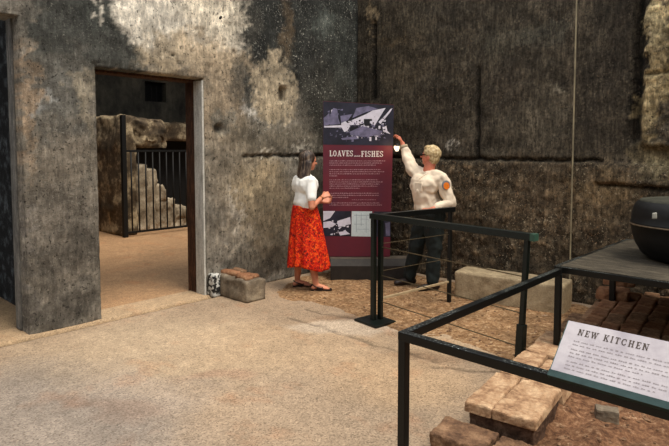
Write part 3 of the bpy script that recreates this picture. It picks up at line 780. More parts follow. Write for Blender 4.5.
def blots(n, x0, x1, y0, y1):
    out = []
    for _ in range(n):
        x, y, w_, h_ = rq.uniform(x0, x1), rq.uniform(y0, y1), rq.uniform(.5, 2.4), rq.uniform(.4, 1.6)
        out.append([(x, y), (x + w_, y - h_ * .4), (x + w_ * .8, y + h_), (x - w_ * .2, y + h_ * .7)])
    return out
part('photo_grey_shapes', blots(70, 326, 388, 108, 141) + blots(50, 345, 386, 122, 139) + [
    [(330, 115), (333, 108), (337, 109), (338, 118), (340, 124), (330, 125)], [(340, 116), (352, 114), (348, 120), (341, 123)],
    [(323.5, 118), (329, 113), (331, 124), (324, 126)], [(356, 108), (368, 106), (378, 109), (366, 112), (352, 118)],
    [(349, 132), (362, 126), (382, 131), (380, 135), (362, 137), (350, 135)], [(342, 138), (356, 136), (358, 139), (342, 140)]], greyp, .0018)
part('photo_white_shapes', blots(36, 346, 386, 119, 138) + blots(10, 330, 348, 112, 130) + [
    [(352, 120), (366, 114), (372, 110.5), (385, 108), (380, 116), (374, 126), (368, 122), (360, 124), (350, 123)],
    [(392, 108.2), (389, 113), (380, 124), (378, 122), (385, 115), (390, 109)],
    [(324, 126), (342, 125), (342, 127.5), (324, 127.5)], [(341, 117), (346, 122), (350, 126), (347, 131), (344, 132), (341, 127)],
    [(331, 110), (335, 108.5), (337, 115), (337, 121), (331, 121)], [(348, 121), (359, 121), (359, 125), (348, 125)],
    [(364, 121), (369, 124), (368, 131), (362, 131)], [(351, 133), (357, 130), (363, 133), (360, 135), (353, 135)], [(364, 133), (370, 131), (376, 133), (372, 136), (366, 136)],
    [(372, 131), (382, 133), (377, 137), (374, 136)], [(382, 127), (386, 126.5), (387, 131), (390, 134), (383, 132)],
    [(356, 136), (358, 136), (358, 139), (356, 139)], [(369, 137), (371, 137), (371, 141), (369, 141)], [(375, 137), (376.5, 137), (376.5, 140), (375, 140)], [(378, 126), (380, 125.5), (380, 129), (378, 129)]], whitep, .0024)
part('photo_dark_shapes', blots(46, 342, 386, 116, 137) + [[(324.5, 116), (327, 114), (329, 118), (328, 123), (325, 123)], [(363.5, 119), (371.5, 119), (371.5, 121), (369.5, 121), (369.5, 126), (364.5, 126), (363.5, 124)], [(350, 127), (358, 126), (358, 131), (352, 131)],
    [(338, 116), (340, 116), (340, 125), (338, 125)], [(345, 119), (352, 117), (366, 112.5), (366, 114), (352, 119.4), (346, 121)]], simple('black print', (16, 16, 24), .55, 0, .2, 5, 0), .003)
lett = simple('white lettering', (232, 226, 222), .6, 0, .05, 20, 0)
bm = bmesh.new(); hL = (156.4 - 150.6) / 550 * ZB
put = put_fn(-.002)
w1_ = sx(353.3, 0) - sx(329.2, 0); a1 = w1_ / hL / word_len('LOAVES')
word(bm, 'LOAVES', sx(329.2, 0), bz(156.3), hL, put, a1 * 1.0, .06 * a1)
w2_ = sx(383.4, 0) - sx(360.8, 0); a2 = w2_ / hL / word_len('FISHES')
word(bm, 'FISHES', sx(360.8, 0), bz(156.8), hL, put, a2, .06 * a2)
# the small joining word between the two, only a row of tiny marks in the photo
for k in range(7):
    x = sx(354.0 + k * .9, 0); bm.faces.new([bm.verts.new(put(x + a, bz(156.6) + b)) for a, b in ((0, 0), (.006, 0), (.006, .012 if k in (0, 2, 4) else .018), (0, .012))])
obj('title_lettering', bm, lett, bn)
pink = simple('pale small print', (176, 140, 146), .6, 0, .05, 20, 0)
bm = bmesh.new(); rr = random.Random(3)
for (y, ws) in ((161.3, (.70, .66, .58)), (170.0, (.64, .69, .63, .10)), (180.2, (.61, .67, .63, .61, .38)), (193.6, (.62, .62, .24)), (203.3, (.63, .66))):
    text_lines(bm, put, sx(329.2, 0), bz(y), ws, 2.1 / 550 * ZB, .010, rr)
text_lines(bm, put, sx(352, 0), bz(200.0), (.30,), .02, .006, rr)
obj('small_print', bm, pink, bn)
part('lower_photo', [[(323, 211), (351, 211), (351, 236.2), (322.8, 236)]], navy, .0012)
part('lower_photo_shapes', blots(30, 324, 348, 219, 234) + [[(323, 211), (335, 211), (330, 218), (323, 221)], [(323, 222), (330, 221), (336, 224), (332, 227), (323, 228)], [(337, 221), (350, 217), (350.8, 224), (338, 227)], [(338, 232), (346, 231), (350, 234), (340, 235.5)]], whitep, .002)
part('map_print', [[(351.6, 211.2), (372, 211.4), (372, 236.6), (351.2, 236.2)]], simple('pale blue map', (198, 210, 212), .6, 0, .08, 30, 0), .0014)
bm = bmesh.new()
for (x0, y0, x1, y1) in ((354, 215, 370, 215.5), (356, 214, 356.5, 232), (361, 213, 361.4, 226), (366, 216, 366.4, 233), (354, 224, 364, 224.4), (357, 229, 369, 229.4), (360, 219, 368, 219.3)):
    bm.faces.new([bm.verts.new((sx(a, 0), -.002, bz(b))) for a, b in ((x0, y1), (x1, y1), (x1, y0), (x0, y0))])
obj('map_lines', bm, simple('blue grey line', (140, 158, 168), .6, 0, .05, 20, 0), bn)
part('side_photo', [[(374, 211.4), (391, 211.6), (390.8, 236.9), (374, 236.6)]], navy, .0012)
part('side_photo_shapes', [[(378.5, 220), (381, 219), (381.5, 235), (379, 236)], [(385.5, 223), (390, 222), (390, 236), (386, 236)]], greyp, .002)
# plinth the banner stands on
pt = simple('grey plinth top', (84, 76, 66), .7, 0, .3, 12, .3); pf = simple('charcoal plinth', (40, 35, 31), .6, 0, .35, 10, .2)
pz0 = P(365, 281.5); dz = (pz0 - O_).dot(hd)
pn = thing('plinth', 'low charcoal plinth with grey top under the banner', 'plinth', (pz0.x, pz0.y, 0), ang)
ph = b0z - .004
hx0, hx1 = -35 / 550 * dz, 46 / 550 * dz
bm = bmesh.new()
pf_ = [(0, 0), (0, ph - .07), (.10, ph - .0), (.30, ph - .0), (.30, 0)]
va = [bm.verts.new((hx0, y, z)) for y, z in pf_]; vb = [bm.verts.new((hx1, y, z)) for y, z in pf_]
bm.faces.new(va); bm.faces.new(vb[::-1])
for i in range(5): bm.faces.new((va[i], va[(i+1) % 5], vb[(i+1) % 5], vb[i]))
obj('body', bm, pf, pn)
bm = bmesh.new(); box(bm, (hx0 - .005, .10, ph - .008), (hx1 + .005, .30, ph + .003)); obj('top_board', bm, pt, pn)

# ------------------------------------------------------------------ NEW KITCHEN sign on the near railing
s0 = P(549.5, 371, RT + .012); s0.z = RT + .004
up_s = (dBn * math.cos(math.radians(40)) + Vector((0, 0, 1)) * math.sin(math.radians(40))).normalized()
tgt = P(567, 320.5, 0)
# board height from where its upper left corner shows
best = min((((lambda q: (q - Vector((567, 320.5))).length)(Vector((CX + FPX * ((s0 + up_s * L - O_).dot(R_)) / ((s0 + up_s * L - O_).dot(F_)), CY - FPX * ((s0 + up_s * L - O_).dot(U_)) / ((s0 + up_s * L - O_).dot(F_)))))), L) for L in np.arange(.1, .5, .004))
SH = best[1]; SL = .86
ns = dA.cross(up_s).normalized()
if ns.z < 0: ns = -ns
sg = thing('information_sign', 'white tilted reading panel titled NEW KITCHEN fixed on the black railing', 'sign', s0)
def sq(x, y, e=0.0): return dA * x + up_s * y + ns * e
def slab(pts, e0, e1):
    bm = bmesh.new(); a = [bm.verts.new(sq(x, y, e0)) for x, y in pts]; b = [bm.verts.new(sq(x, y, e1)) for x, y in pts]
    bm.faces.new(a); bm.faces.new(b[::-1])
    for i in range(len(pts)): bm.faces.new((a[i], b[i], b[(i+1) % len(pts)], a[(i+1) % len(pts)]))
    return bm
obj('backing_sheet', slab([(-.004, -.004), (SL + .004, -.004), (SL + .004, SH + .002), (-.004, SH + .002)], -.010, 0), simple('greenish acrylic', (60, 92, 88), .15, 0, .1, 20, 0, .6), sg)
t = NT('grey lilac printed sheet'); n = t.noise(7, 5, .65)
obj('face_sheet', slab([(0, .016), (SL, .016), (SL, SH), (0, SH)], .0002, .003), t.set(t.ramp(n, [(.35, srgb((158, 151, 158))), (.6, srgb((184, 178, 182))), (.72, srgb((158, 147, 154)))]), .4), sg)
obj('bottom_bracket', slab([(-.004, -.012), (SL + .004, -.012), (SL + .004, .014), (-.004, .014)], -.014, .006), simple('teal grey bracket', (46, 66, 64), .35, .4, .2), sg)
bm = bmesh.new(); sp_ = lambda x, y, e=0: sq(x, y, .0042 + e)
hK = .036; x0 = .078
def px_of(v):
    q = s0 + v - O_; return CX + FPX * q.dot(R_) / q.dot(F_), CY - FPX * q.dot(U_) / q.dot(F_)
# find the sheet coordinates of the title's corners
def find(px, py):
    b = None
    for x in np.arange(0, SL, .004):
        for y in np.arange(0, SH, .004):
            a = px_of(sq(x, y, .004)); d_ = (a[0]-px)**2 + (a[1]-py)**2
            if b is None or d_ < b[0]: b = (d_, x, y)
    return b[1], b[2]
k0 = find(577, 335); k1 = find(649.5, 351.5); kt = find(579, 329)
hK = max(.02, kt[1] - k0[1]); ad = (k1[0] - k0[0]) / hK / word_len('NEW KITCHEN', 1, .16)
word(bm, 'NEW KITCHEN', k0[0], (k0[1] + k1[1]) / 2, hK, sp_, ad, .16 * ad)
obj('title_lettering', bm, simple('dark brown lettering', (62, 50, 42), .6, 0, .05, 20, 0), sg)
bm = bmesh.new(); rr = random.Random(5); xl = k0[0] - .004
yy = k0[1] - .030
for ws in ((.60, .56), (.56, .60, .25), (.62, .56, .30)):
    yy = text_lines(bm, sp_, xl, yy, ws, .0155, .0042, rr) - .006
obj('small_print', bm, simple('grey small print', (142, 134, 136), .6, 0, .05, 20, 0), sg)

# ------------------------------------------------------------------ old kitchen masonry
def place(name, bm, mat, label, cat, x, y, z=0, rz=0, group=None):
    o = obj(name, bm, M[mat], None, False, (x, y, z), rz); tag(o, label, cat, group); return o
A_ = P(464, 401, KB); B_ = P(537, 422, KB); C_ = P(531, 357, KB)
dW = (B_ - A_); dW.z = 0; KW = dW.length; dW.normalize(); dK = Vector((-dW.y, dW.x, 0))
kang = math.atan2(dW.y, dW.x)
def K(a, b): return A_ + dW * a + dK * b      # a across the kerb, b along it
def kstone(a0, a1, b0, b1, h, z, seed, mat, label, amp=.014):
    bm = rough_block((a1 - a0, b1 - b0, h), seed, amp * .6, 44, .010, 8)
    c = K((a0 + a1) / 2, (b0 + b1) / 2); return place("kerb_stone", bm, mat, label, "stone", c.x, c.y, z, kang)
kstone(.00, KW * .38, .00, .50, .055, KB - .055, 1.3, 'sandstone', 'narrow pale cap stone at the near end of the kerb, beside the open floor')
kstone(KW * .39, KW * .98, .005, .50, .052, KB - .055, 4.4, 'sandstone', 'broad worn cap stone at the near end of the kerb, beside the reddish soil')
kstone(.02, KW - .02, .02, .50, KB - .06, 0, 2.4, 'kerb_dark', 'dark brown masonry course under the two near cap stones')
kstone(.01, KW * .45, .51, .98, .11, KB - .11, 3.7, 'sandstone', 'pale sandstone slab behind the near cap stones, left of the two')
kstone(KW * .47, KW, .51, .93, .10, KB - .11, 4.9, 'sandstone', 'sandstone slab behind the near cap stones on the soil side')
kstone(.02, KW - .02, .51, 1.5, KB - .12, 0, 5.2, 'kerb', 'long masonry course below the slabs under the near railing')
kstone(.02, KW * .8, .99, 1.52, .11, KB - .115, 6.1, 'sandstone', 'bright yellow sandstone slab beside the tilted sign')
kstone(.04, KW * .7, 1.54, 2.2, .22, 0, 7.7, 'kerb', 'low brown stone at the foot of the table corner post')
# step in front
kstone(-.10, .20, -.22, -.005, .14, 0, 8.8, 'kerb', 'lower brown step stone at the front left of the kerb', .02)
kstone(.21, .40, -.20, -.005, .13, 0, 9.9, 'kerb', 'lower brown step stone in front of the near cap stones', .024)
# cracks across the cap
bm = bmesh.new()
for pts in (((487, 404), (500, 396), (507, 391), (513, 392), (523, 399)), ((490, 398), (505, 388), (520, 378)),):
    w = [P(a, b, KB + .004) for a, b in pts]
# soil inside the kitchen
sx0 = K(KW - .03, -.6); 
def soil_h(a, b):
    return .10 + .05 * fbm(a * 2.2, b * 2.2, 3) + .03 * fbm(a * 9, b * 9, 7, 4) + .06 * min(1, max(0, b / 2.2))
bm = bmesh.new(); na, nb = 80, 110; gv = []
for i in range(na + 1):
    row = []
    for j in range(nb + 1):
        a = KW - .03 + 1.95 * i / na; b = -1.1 + 3.3 * j / nb; q = K(a, b)
        edge = min(1, min(a - KW + .03 + .3, b + 1.1, 10) / .15)
        row.append(bm.verts.new((q.x, q.y, max(.003, soil_h(a, b) * max(0, edge)))))
    gv.append(row)
for i in range(na):
    for j in range(nb): bm.faces.new((gv[i][j], gv[i+1][j], gv[i+1][j+1], gv[i][j+1]))
tag(obj('soil', bm, M['soil'], None, True), 'reddish brown rubble soil filling the old kitchen behind the kerb', 'soil', kind='stuff')
bm = bmesh.new()
for k in range(900):
    a = KW + random.uniform(0, 1.6); b = random.uniform(-.8, 1.6); q = K(a, b); s = random.uniform(.004, .02) * random.choice((1, .6, .5))
    r = bmesh.ops.create_icosphere(bm, subdivisions=1, radius=s); Mx = Matrix.Translation((q.x, q.y, soil_h(a, b) + s * .1)) @ Matrix.Rotation(random.uniform(0, 6), 4, 'Z') @ Matrix.Diagonal((random.uniform(.7, 1.8), 1, .6, 1))
    for v in r['verts']: v.co = Mx @ v.co
tag(obj('pebbles', bm, M['kerb']), 'small stones lying on the reddish kitchen soil', 'pebbles', kind='stuff')
q = P(607, 408, .17); bm = rough_block((.12, .08, .07), 3, .005, 10, .006, 12); place('brick_piece', bm, 'grey_block', 'small squared brick piece half sunk in the soil under the sign', 'brick', q.x, q.y, .10, .4)
# brick hearth floor under the table, rows running along the kerb
rb = random.Random(11)
H0 = P(566, 334, .27); hb = []
n = 0
bricks = []
for i in range(9):
    for j in range(6):
        a = KW * .72 + i * .135; b = 1.60 + j * .27 + (i % 2) * .12
        if b > 3.05: continue
        c = K(a, b)
        if c.y > WY - .25 or c.x > 2.4: continue
        bricks.append((a, b, c))
protos = []
for k in range(4):
    bm = rough_block((.125, .255, .075), 20 + k * 3.1, .006, 16, .008, 10)
    me = bpy.data.meshes.new('hearth_brick'); bmesh.ops.recalc_face_normals(bm, faces=bm.faces); bm.to_mesh(me); bm.free()
    me.polygons.foreach_set('use_smooth', [True] * len(me.polygons)); me.materials.append(M['brick'] if k < 2 else M['brick_dark']); protos.append(me)
for (a, b, c) in bricks:
    o = bpy.data.objects.new('hearth_brick', protos[rb.randrange(4)]); link(o)
    o.location = (c.x, c.y, .215 + rb.uniform(-.008, .012)); o.rotation_euler = (rb.uniform(-.03, .03), rb.uniform(-.03, .03), kang + rb.uniform(-.05, .05))
    tag(o, 'worn flat red brown brick laid in the hearth floor under the display table', 'brick', 'bricks of the hearth floor')
c = K(KW * .72 + .55, 2.25); bm = rough_block((1.35, 1.65, .268), 14, .012, 30, .02, 5)
place('hearth_bed', bm, 'brick_dark', 'raised brown mortar bed under the hearth bricks', 'masonry', c.x, c.y, 0, kang)
for k, (px, py, hh) in enumerate(((598, 291, .30), (604, 286, .36))):
    q = P(px, py + 6, .30); bm = rough_block((.26, .2, .09), 33 + k, .014, 12, .015, 9)
    place('brick_stub', bm, 'brick', ('lower' if k == 0 else 'upper') + ' brick of the small stub rising by the wall behind the table leg', 'brick', q.x + .1, q.y + .1, .285 + k * .092, kang + .1 * k)

# ------------------------------------------------------------------ people
def hull(bm, p0, r0, p1, r1, sub=2):
    b2 = bmesh.new()
    for p, r in ((p0, r0), (p1, r1)):
        q = bmesh.ops.create_icosphere(b2, subdivisions=sub, radius=r)
        for v in q['verts']: v.co += Vector(p)
    bmesh.ops.convex_hull(b2, input=b2.verts)
    for v in [v for v in b2.verts if not v.link_faces]: b2.verts.remove(v)
    me = bpy.data.meshes.new('t'); b2.to_mesh(me); b2.free(); bm.from_mesh(me); bpy.data.meshes.remove(me)
def ell(bm, c, ax, rr_):
    """ellipsoid with orthonormal axes ax (3 vectors) and radii rr_"""
    q = bmesh.ops.create_icosphere(bm, subdivisions=3, radius=1)
    for v in q['verts']:
        k = v.co.copy(); v.co = Vector(c) + ax[0] * k.x * rr_[0] + ax[1] * k.y * rr_[1] + ax[2] * k.z * rr_[2]
def chain(bm, pts):
    for (p, r), (q, s) in zip(pts, pts[1:]): hull(bm, p, r, q, s)
def remesh(bm, voxel, it=4, wr=0.0, seed=0, fr=14, stretch=(1, 1, 1)):
    me = bpy.data.meshes.new('tmp'); bm.to_mesh(me); bm.free()
    o = bpy.data.objects.new('tmp', me); COL.objects.link(o)
    m = o.modifiers.new('r', 'REMESH'); m.mode = 'VOXEL'; m.voxel_size = voxel
    s = o.modifiers.new('s', 'SMOOTH'); s.factor = .5; s.iterations = it
    dg = bpy.context.evaluated_depsgraph_get(); dg.update()
    out = bpy.data.meshes.new_from_object(o.evaluated_get(dg)); COL.objects.unlink(o); bpy.data.objects.remove(o); bpy.data.meshes.remove(me)
    if wr:
        ns_ = [v.normal.copy() for v in out.vertices]
        for v, nn in zip(out.vertices, ns_):
            c = v.co; k = noise.noise(Vector((c.x * fr * stretch[0] + seed, c.y * fr * stretch[1], c.z * fr * stretch[2]))) + .5 * noise.noise(Vector((c.x * fr * 2.3 * stretch[0], c.y * fr * 2.3 * stretch[1] + seed, c.z * fr * 2 * stretch[2])))
            v.co = c + nn * wr * k
    out.materials.clear(); return out
def hand(bm, wrist, dirv, palm_n, L=.17, curl=.35, spread=.10, thumb_side=1):
    """palm and five bent fingers; dirv = along the hand, palm_n = out of the palm"""
    d = dirv.normalized(); n_ = (palm_n - d * palm_n.dot(d)).normalized(); s = d.cross(n_) * thumb_side
    pe = wrist + d * L * .5
    for k in (-1, -.33, .33, 1):
        hull(bm, wrist + s * k * .014 + d * .01, .015, pe + s * k * .030, .0125)
    for k, (ln, off) in enumerate(((.40, 1.0), (.45, .34), (.42, -.33), (.33, -1.0))):
        a = pe + s * off * .031; dd = (d + s * off * spread).normalized(); c = curl * (1 + .25 * k)
        seg = L * ln / 3 * 1.15; p = a
        for j in range(3):
            ax_ = (dd * math.cos(c * (j + .6)) + n_ * math.sin(c * (j + .6))).normalized()
            q = p + ax_ * seg * (1.1 - .12 * j); hull(bm, p, .0092 - .0008 * j, q, .0085 - .0008 * j, 1); p = q
    a = wrist + d * .03 + s * .022
    dd = (d * .75 + s * .7 + n_ * .25).normalized(); q = a + dd * .045; hull(bm, a, .014, q, .0105, 1)
    dd2 = (d * .9 + s * .15 + n_ * .45).normalized(); hull(bm, q, .0105, q + dd2 * .035, .0088, 1)
def head(bm, c, fw, lf, up, s=1.0):
    ax = (fw, lf, up)
    ell(bm, c + up * .025 * s - fw * .01 * s, ax, (.098 * s, .077 * s, .092 * s))      # cranium
    ell(bm, c - up * .03 * s + fw * .018 * s, ax, (.072 * s, .062 * s, .085 * s))      # face
    ell(bm, c - up * .088 * s + fw * .048 * s, ax, (.032 * s, .034 * s, .024 * s))     # chin
    hull(bm, c + fw * .088 * s + up * .005 * s, .010 * s, c + fw * .108 * s - up * .028 * s, .013 * s)   # nose
    for k in (-1, 1):
        ell(bm, c + lf * k * .076 * s - up * .015 * s - fw * .008 * s, ax, (.018 * s, .008 * s, .031 * s))   # ears
        hull(bm, c + fw * .080 * s + lf * k * .018 * s + up * .018 * s, .009 * s, c + fw * .070 * s + lf * k * .045 * s + up * .014 * s, .009 * s)  # brow
        ell(bm, c + lf * k * .036 * s - up * .03 * s + fw * .055 * s, ax, (.022 * s, .02 * s, .018 * s))   # cheek
    hull(bm, c + fw * .084 * s - up * .058 * s + lf * .016 * s, .007 * s, c + fw * .084 * s - up * .058 * s - lf * .016 * s, .007 * s)   # lips
def eyes(parent, c, fw, lf, up, s=1.0):
    for k in (-1, 1):
        bm = bmesh.new(); ell(bm, c + fw * .078 * s + lf * k * .032 * s + up * .0 * s, (fw, lf, up), (.009 * s, .013 * s, .008 * s)); obj('eye', bm, M['eye'], parent, True)
M['eye'] = simple('dark eye', (60, 48, 42), .2, 0, 0)
def skin(name, rgb):
    t = NT(name); n = t.noise(9, 4, .6); c = t.mix(1.0, srgb(rgb), t.ramp(n, [(.35, (.82, .74, .70)), (.65, (1.1, 1.0, .96))]), 'MULTIPLY')
    t.b.inputs['Subsurface Weight'].default_value = .05
    return t.set(c, .5, 0, .35)
M['skin_w'] = skin('tanned skin', (206, 142, 114)); M['skin_m'] = skin('ruddy skin', (212, 134, 108))
def hair_mat(name, c0, c1, c2, st=(60, 60, 5)):
    t = NT(name); n = t.noise(1, 5, .6, t.coord(st)); t.bump(n, .8, .01)
    return t.set(t.ramp(n, [(.35, srgb(c0)), (.5, srgb(c1)), (.66, srgb(c2))]), .45, 0, .4)
M['hair_w'] = hair_mat('long greying brown hair', (26, 18, 15), (56, 42, 35), (122, 106, 90))
M['hair_m'] = hair_mat('short blond grey hair', (140, 112, 74), (196, 170, 124), (226, 208, 168), (40, 40, 30))
M['white'] = simple('white cotton', (244, 244, 240), .85, 0, .10, 6, .2)
t = NT('orange red print skirt'); v = t.node('ShaderNodeTexVoronoi'); v.inputs['Scale'].default_value = 30; t.l.new(t.coord(), v.inputs['Vector'])
nz = t.noise(22, 4, .6, dist=1.5)
c1 = t.ramp(nz, [(.38, srgb((160, 16, 8))), (.48, srgb((206, 32, 12))), (.56, srgb((226, 62, 18))), (.66, srgb((240, 104, 30)))])
c2 = t.mix(t.ramp(v.outputs['Distance'], [(.16, .9), (.32, 0.0)]), c1, srgb((60, 16, 14)))
c2 = t.mix(t.ramp(t.noise(34, 3, .6, dist=2), [(.40, .85), (.46, 0.0)]), c2, srgb((70, 24, 20)))
M['skirt'] = t.set(c2, .8, 0, .2)
M['khaki'] = simple('cream uniform cloth', (232, 214, 190), .85, 0, .14, 7, .25)
M['trouser'] = simple('dark green trousers', (20, 29, 28), .85, 0, .25, 9, .3)
M['shoe'] = simple('dark brown leather', (36, 24, 20), .5, 0, .3)
M['black'] = simple('matt black', (14, 13, 13), .5, 0, .2)
Zu = Vector((0, 0, 1))

# ---- woman
ZW = 6.3; SW = 550 / ZW; wp = PZ(306, 240, ZW); gyW = 150 + HC * 550 / ZW
def W(px, py, b=0.0): return Vector(((px - 306) / SW, b, (gyW - py) / SW))
wo = thing('person', 'woman with long brown hair in white t-shirt and orange red patterned skirt reading the banner', 'person', (wp.x, wp.y, .012), ang)
fd = Vector((.84, .54, 0)).normalized(); lf = Vector((-fd.y, fd.x, 0))
hc = W(309, 162, .01); hfw = Vector((.86, .50, -.08)).normalized(); hlf = Vector((-.5, .86, 0)).normalized(); hup = hfw.cross(hlf)
if hup.z < 0: hup = -hup
bm = bmesh.new(); head(bm, hc, hfw, hlf, hup, .93)
ch = W(304.5, 186, 0); pel = W(305, 212, 0)
hull(bm, hc - hup * .06 - fd * .02, .05, ch + Zu * .1, .055)
shR = ch - lf * .155 + Zu * .045; shL = ch + lf * .155 + Zu * .045
hull(bm, shR, .045, shL, .045); hull(bm, ch + lf * .05, .085, ch - lf * .05, .085); hull(bm, ch, .09, pel, .085); hull(bm, pel + lf * .03, .085, pel - lf * .03, .085)
elR = W(312.5, 206.5, -.20); wrR = W(322.5, 198, -.02)
elL = W(309, 205, .26); wrL = W(322, 204, .16)
chain(bm, [(shR, .044), (elR, .037), (wrR, .023)]); chain(bm, [(shL, .044), (elL, .036), (wrL, .023)])
hand(bm, wrR, Vector((.75, .55, .35)), Vector((-.2, .6, -.6)), .165, .5, .1, 1)
hand(bm, wrL, Vector((.85, .1, .1)), Vector((0, -.6, .5)), .165, .6, .1, -1)
anL, anR = W(296.5, 283, .10), W(316, 284.5, -.08)
for hip, an in ((pel + lf * .06 - Zu * .06, anL), (pel - lf * .06 - Zu * .06, anR)):
    kn = (hip + an) / 2 + Vector((.015, 0, 0)); kn.z = .46
    chain(bm, [(hip, .075), (kn, .056)]); chain(bm, [(kn, .056), (kn * .62 + an * .38 - fd * .015, .055), (an, .034)])
    ft = an.copy(); ft.z = .03
    fdir = Vector((.97, .10, 0)).normalized(); sd = Vector((-fdir.y, fdir.x, 0))
    hull(bm, Vector((an.x, an.y, .055)), .034, ft - fdir * .025 + Zu * .004, .030); hull(bm, Vector((an.x, an.y, .06)), .033, ft + fdir * .12 + sd * .0, .021)
    for k in range(5): hull(bm, ft + fdir * .09 + sd * (k - 2) * .014, .016, ft + fdir * (.155 - abs(k - 1) * .008) + sd * (k - 2) * .017 - Zu * .008, .010, 1)
obj('body', remesh(bm, .0065, 3), M['skin_w'], wo, True)
eyes(wo, hc, hfw, hlf, hup, .93)
# shirt
bm = bmesh.new()
hull(bm, shR + Zu * .0, .062, shL, .062); hull(bm, ch + lf * .07, .12, shL, .06); hull(bm, ch - lf * .07, .12, shR, .06); hull(bm, ch + Zu * .05, .11, ch, .13); hull(bm, ch + lf * .06 + fd * .02, .12, ch - lf * .06 + fd * .02, .12); hull(bm, ch + fd * .03, .125, W(305, 203, 0), .128)
hull(bm, W(305, 203) + lf * .03, .122, W(305, 203) - lf * .03, .122)
mR = shR.lerp(elR, .62); mL = shL.lerp(elL, .62)
chain(bm, [(shR, .064), (mR, .062)]); chain(bm, [(shL, .064), (mL, .062)])
b3 = remesh(bm, .008, 5, .006, 3, 11)
# flat hem and open sleeve ends: cut with planes
def cut(me, co, no):
    b = bmesh.new(); b.from_mesh(me); bmesh.ops.bisect_plane(b, geom=b.verts[:] + b.edges[:] + b.faces[:], plane_co=co, plane_no=no, clear_outer=True); b.to_mesh(me); b.free()
cut(b3, W(305, 208.5), -Zu)
obj('t_shirt', b3, M['white'], wo, True)
# skirt
bm = bmesh.new(); rings = []; NR, NA = 34, 140
for i in range(NR + 1):
    t_ = i / NR; z_ = W(0, 206).z * (1 - t_) + W(0, 268.5).z * t_
    cx_ = (304.8 - 306) / SW * (1 - t_) + (308 - 306) / SW * t_
    rx = .135 + (.245 - .135) * (t_ ** .75); ry = .118 + (.20 - .118) * (t_ ** .75); row = []
    for k in range(NA):
        th = 2 * math.pi * k / NA
        f_ = 1 + .06 * t_ * math.sin(th * 11 + 1.3 * math.sin(3 * th)) + .03 * t_ * math.sin(th * 5 + 2)
        dzz = .018 * t_ * math.sin(th * 3 + 1) + (-.02 * math.cos(th) * t_)
        row.append(bm.verts.new((cx_ + rx * f_ * math.cos(th), ry * f_ * math.sin(th), z_ + dzz)))
    rings.append(row)
for a, b in zip(rings, rings[1:]):
    for k in range(NA): bm.faces.new((a[k], a[(k+1) % NA], b[(k+1) % NA], b[k]))
so_ = obj('skirt', bm, M['skirt'], wo, True); md = so_.modifiers.new('s', 'SOLIDIFY'); md.thickness = .004
# hair
bm = bmesh.new(); ax = (hfw, hlf, hup)
ell(bm, hc + hup * .034 - hfw * .026, ax, (.096, .086, .096))
rr = random.Random(2)
for k in range(30):
    t_ = -1.25 + 2.5 * k / 29; dirh = (-hfw * math.cos(t_) + hlf * math.sin(t_) * 1.0).normalized()
    p0 = hc + hup * .06 + dirh * .045; p1 = hc + dirh * .088 - hup * .03; p2 = hc + dirh * (.092) - hfw * .025 - Zu * .17
    e_ = W(303.5, 187.5 + rr.uniform(-1.5, 1.5), -.02) + Vector((.085 * math.sin((t_)) * -.6, -.06 * math.cos(t_), 0)) + hlf * math.sin(t_) * .07 - hfw * .03
    chain(bm, [(p0, .030), (p1, .026), (p2, .026), (p2.lerp(e_, .6), .020), (e_, .008)])
obj('hair', remesh(bm, .006, 3, .006, 5, 30, (1, 1, .15)), M['hair_w'], wo, True)
# bracelet and paper, sandals
bm = bmesh.new(); dn = (wrR - elR).normalized(); tube(bm, wrR - dn * .035, wrR - dn * .027, .030, 16); obj('bracelet', bm, simple('gold bracelet', (170, 130, 70), .3, .8, .1), wo)
for an in (anL, anR):
    fdir = Vector((.97, .10, 0)).normalized(); sd = Vector((-fdir.y, fdir.x, 0)); bm = bmesh.new()
    prof = [(-.055, .028), (-.03, .036), (.03, .036), (.09, .046), (.15, .044), (.185, .025)]
    pts = [(x, w) for x, w in prof] + [(x, -w) for x, w in prof[::-1]]
    b0 = Vector((an.x, an.y, 0)); lo_ = [bm.verts.new(b0 + fdir * x + sd * w) for x, w in pts]; hi_ = [bm.verts.new(b0 + fdir * x + sd * w + Zu * .018) for x, w in pts]
    bm.faces.new(lo_); bm.faces.new(hi_[::-1])
    for i in range(len(pts)): bm.faces.new((lo_[i], lo_[(i+1) % len(pts)], hi_[(i+1) % len(pts)], hi_[i]))
    sa = obj('sandal', bm, M['shoe'], wo)
    bm = bmesh.new()
    for s_ in (-1, 1):
        chain(bm, [(b0 + fdir * .11 + Zu * .052, .006), (b0 + fdir * .06 + sd * s_ * .038 + Zu * .03, .006), (b0 - fdir * .01 + sd * s_ * .034 + Zu * .055, .006), (b0 - fdir * .046 + Zu * .072, .006)])
    obj('strap', bm, M['shoe'], sa)

# ---- ranger
ZM = 6.32; SM = 550 / ZM; mp = PZ(428, 240, ZM); gyM = 150 + HC * 550 / ZM
def Q(px, py, b=0.0): return Vector(((px - 428) / SM, b, (gyM - py) / SM))
ma = thing('person', 'person with short blond hair in cream uniform shirt and dark trousers, one arm raised', 'person', (mp.x, mp.y, .012), ang)
fd = Vector((-.86, -.50, 0)).normalized(); lf = Vector((-fd.y, fd.x, 0))
hc = Q(429.5, 157.0, 0); hfw = Vector((-.84, .50, .16)).normalized(); hlf = Vector((-hfw.y, hfw.x, 0)).normalized(); hup = hfw.cross(hlf)
if hup.z < 0: hup = -hup
bm = bmesh.new(); head(bm, hc, hfw, hlf, hup, 1.0)
ch = Q(426.5, 187, 0); pel = Q(429, 216, 0)
hull(bm, hc - hup * .06 - hfw * .02, .062, ch + Zu * .12, .07)
shL = Q(439, 179, -.14); shR = Q(415.5, 173, .13)
hull(bm, shR, .042, shL, .042); hull(bm, ch, .10, pel, .11)
elR = Q(409, 158, .26); wrR = Q(405, 144, .32)
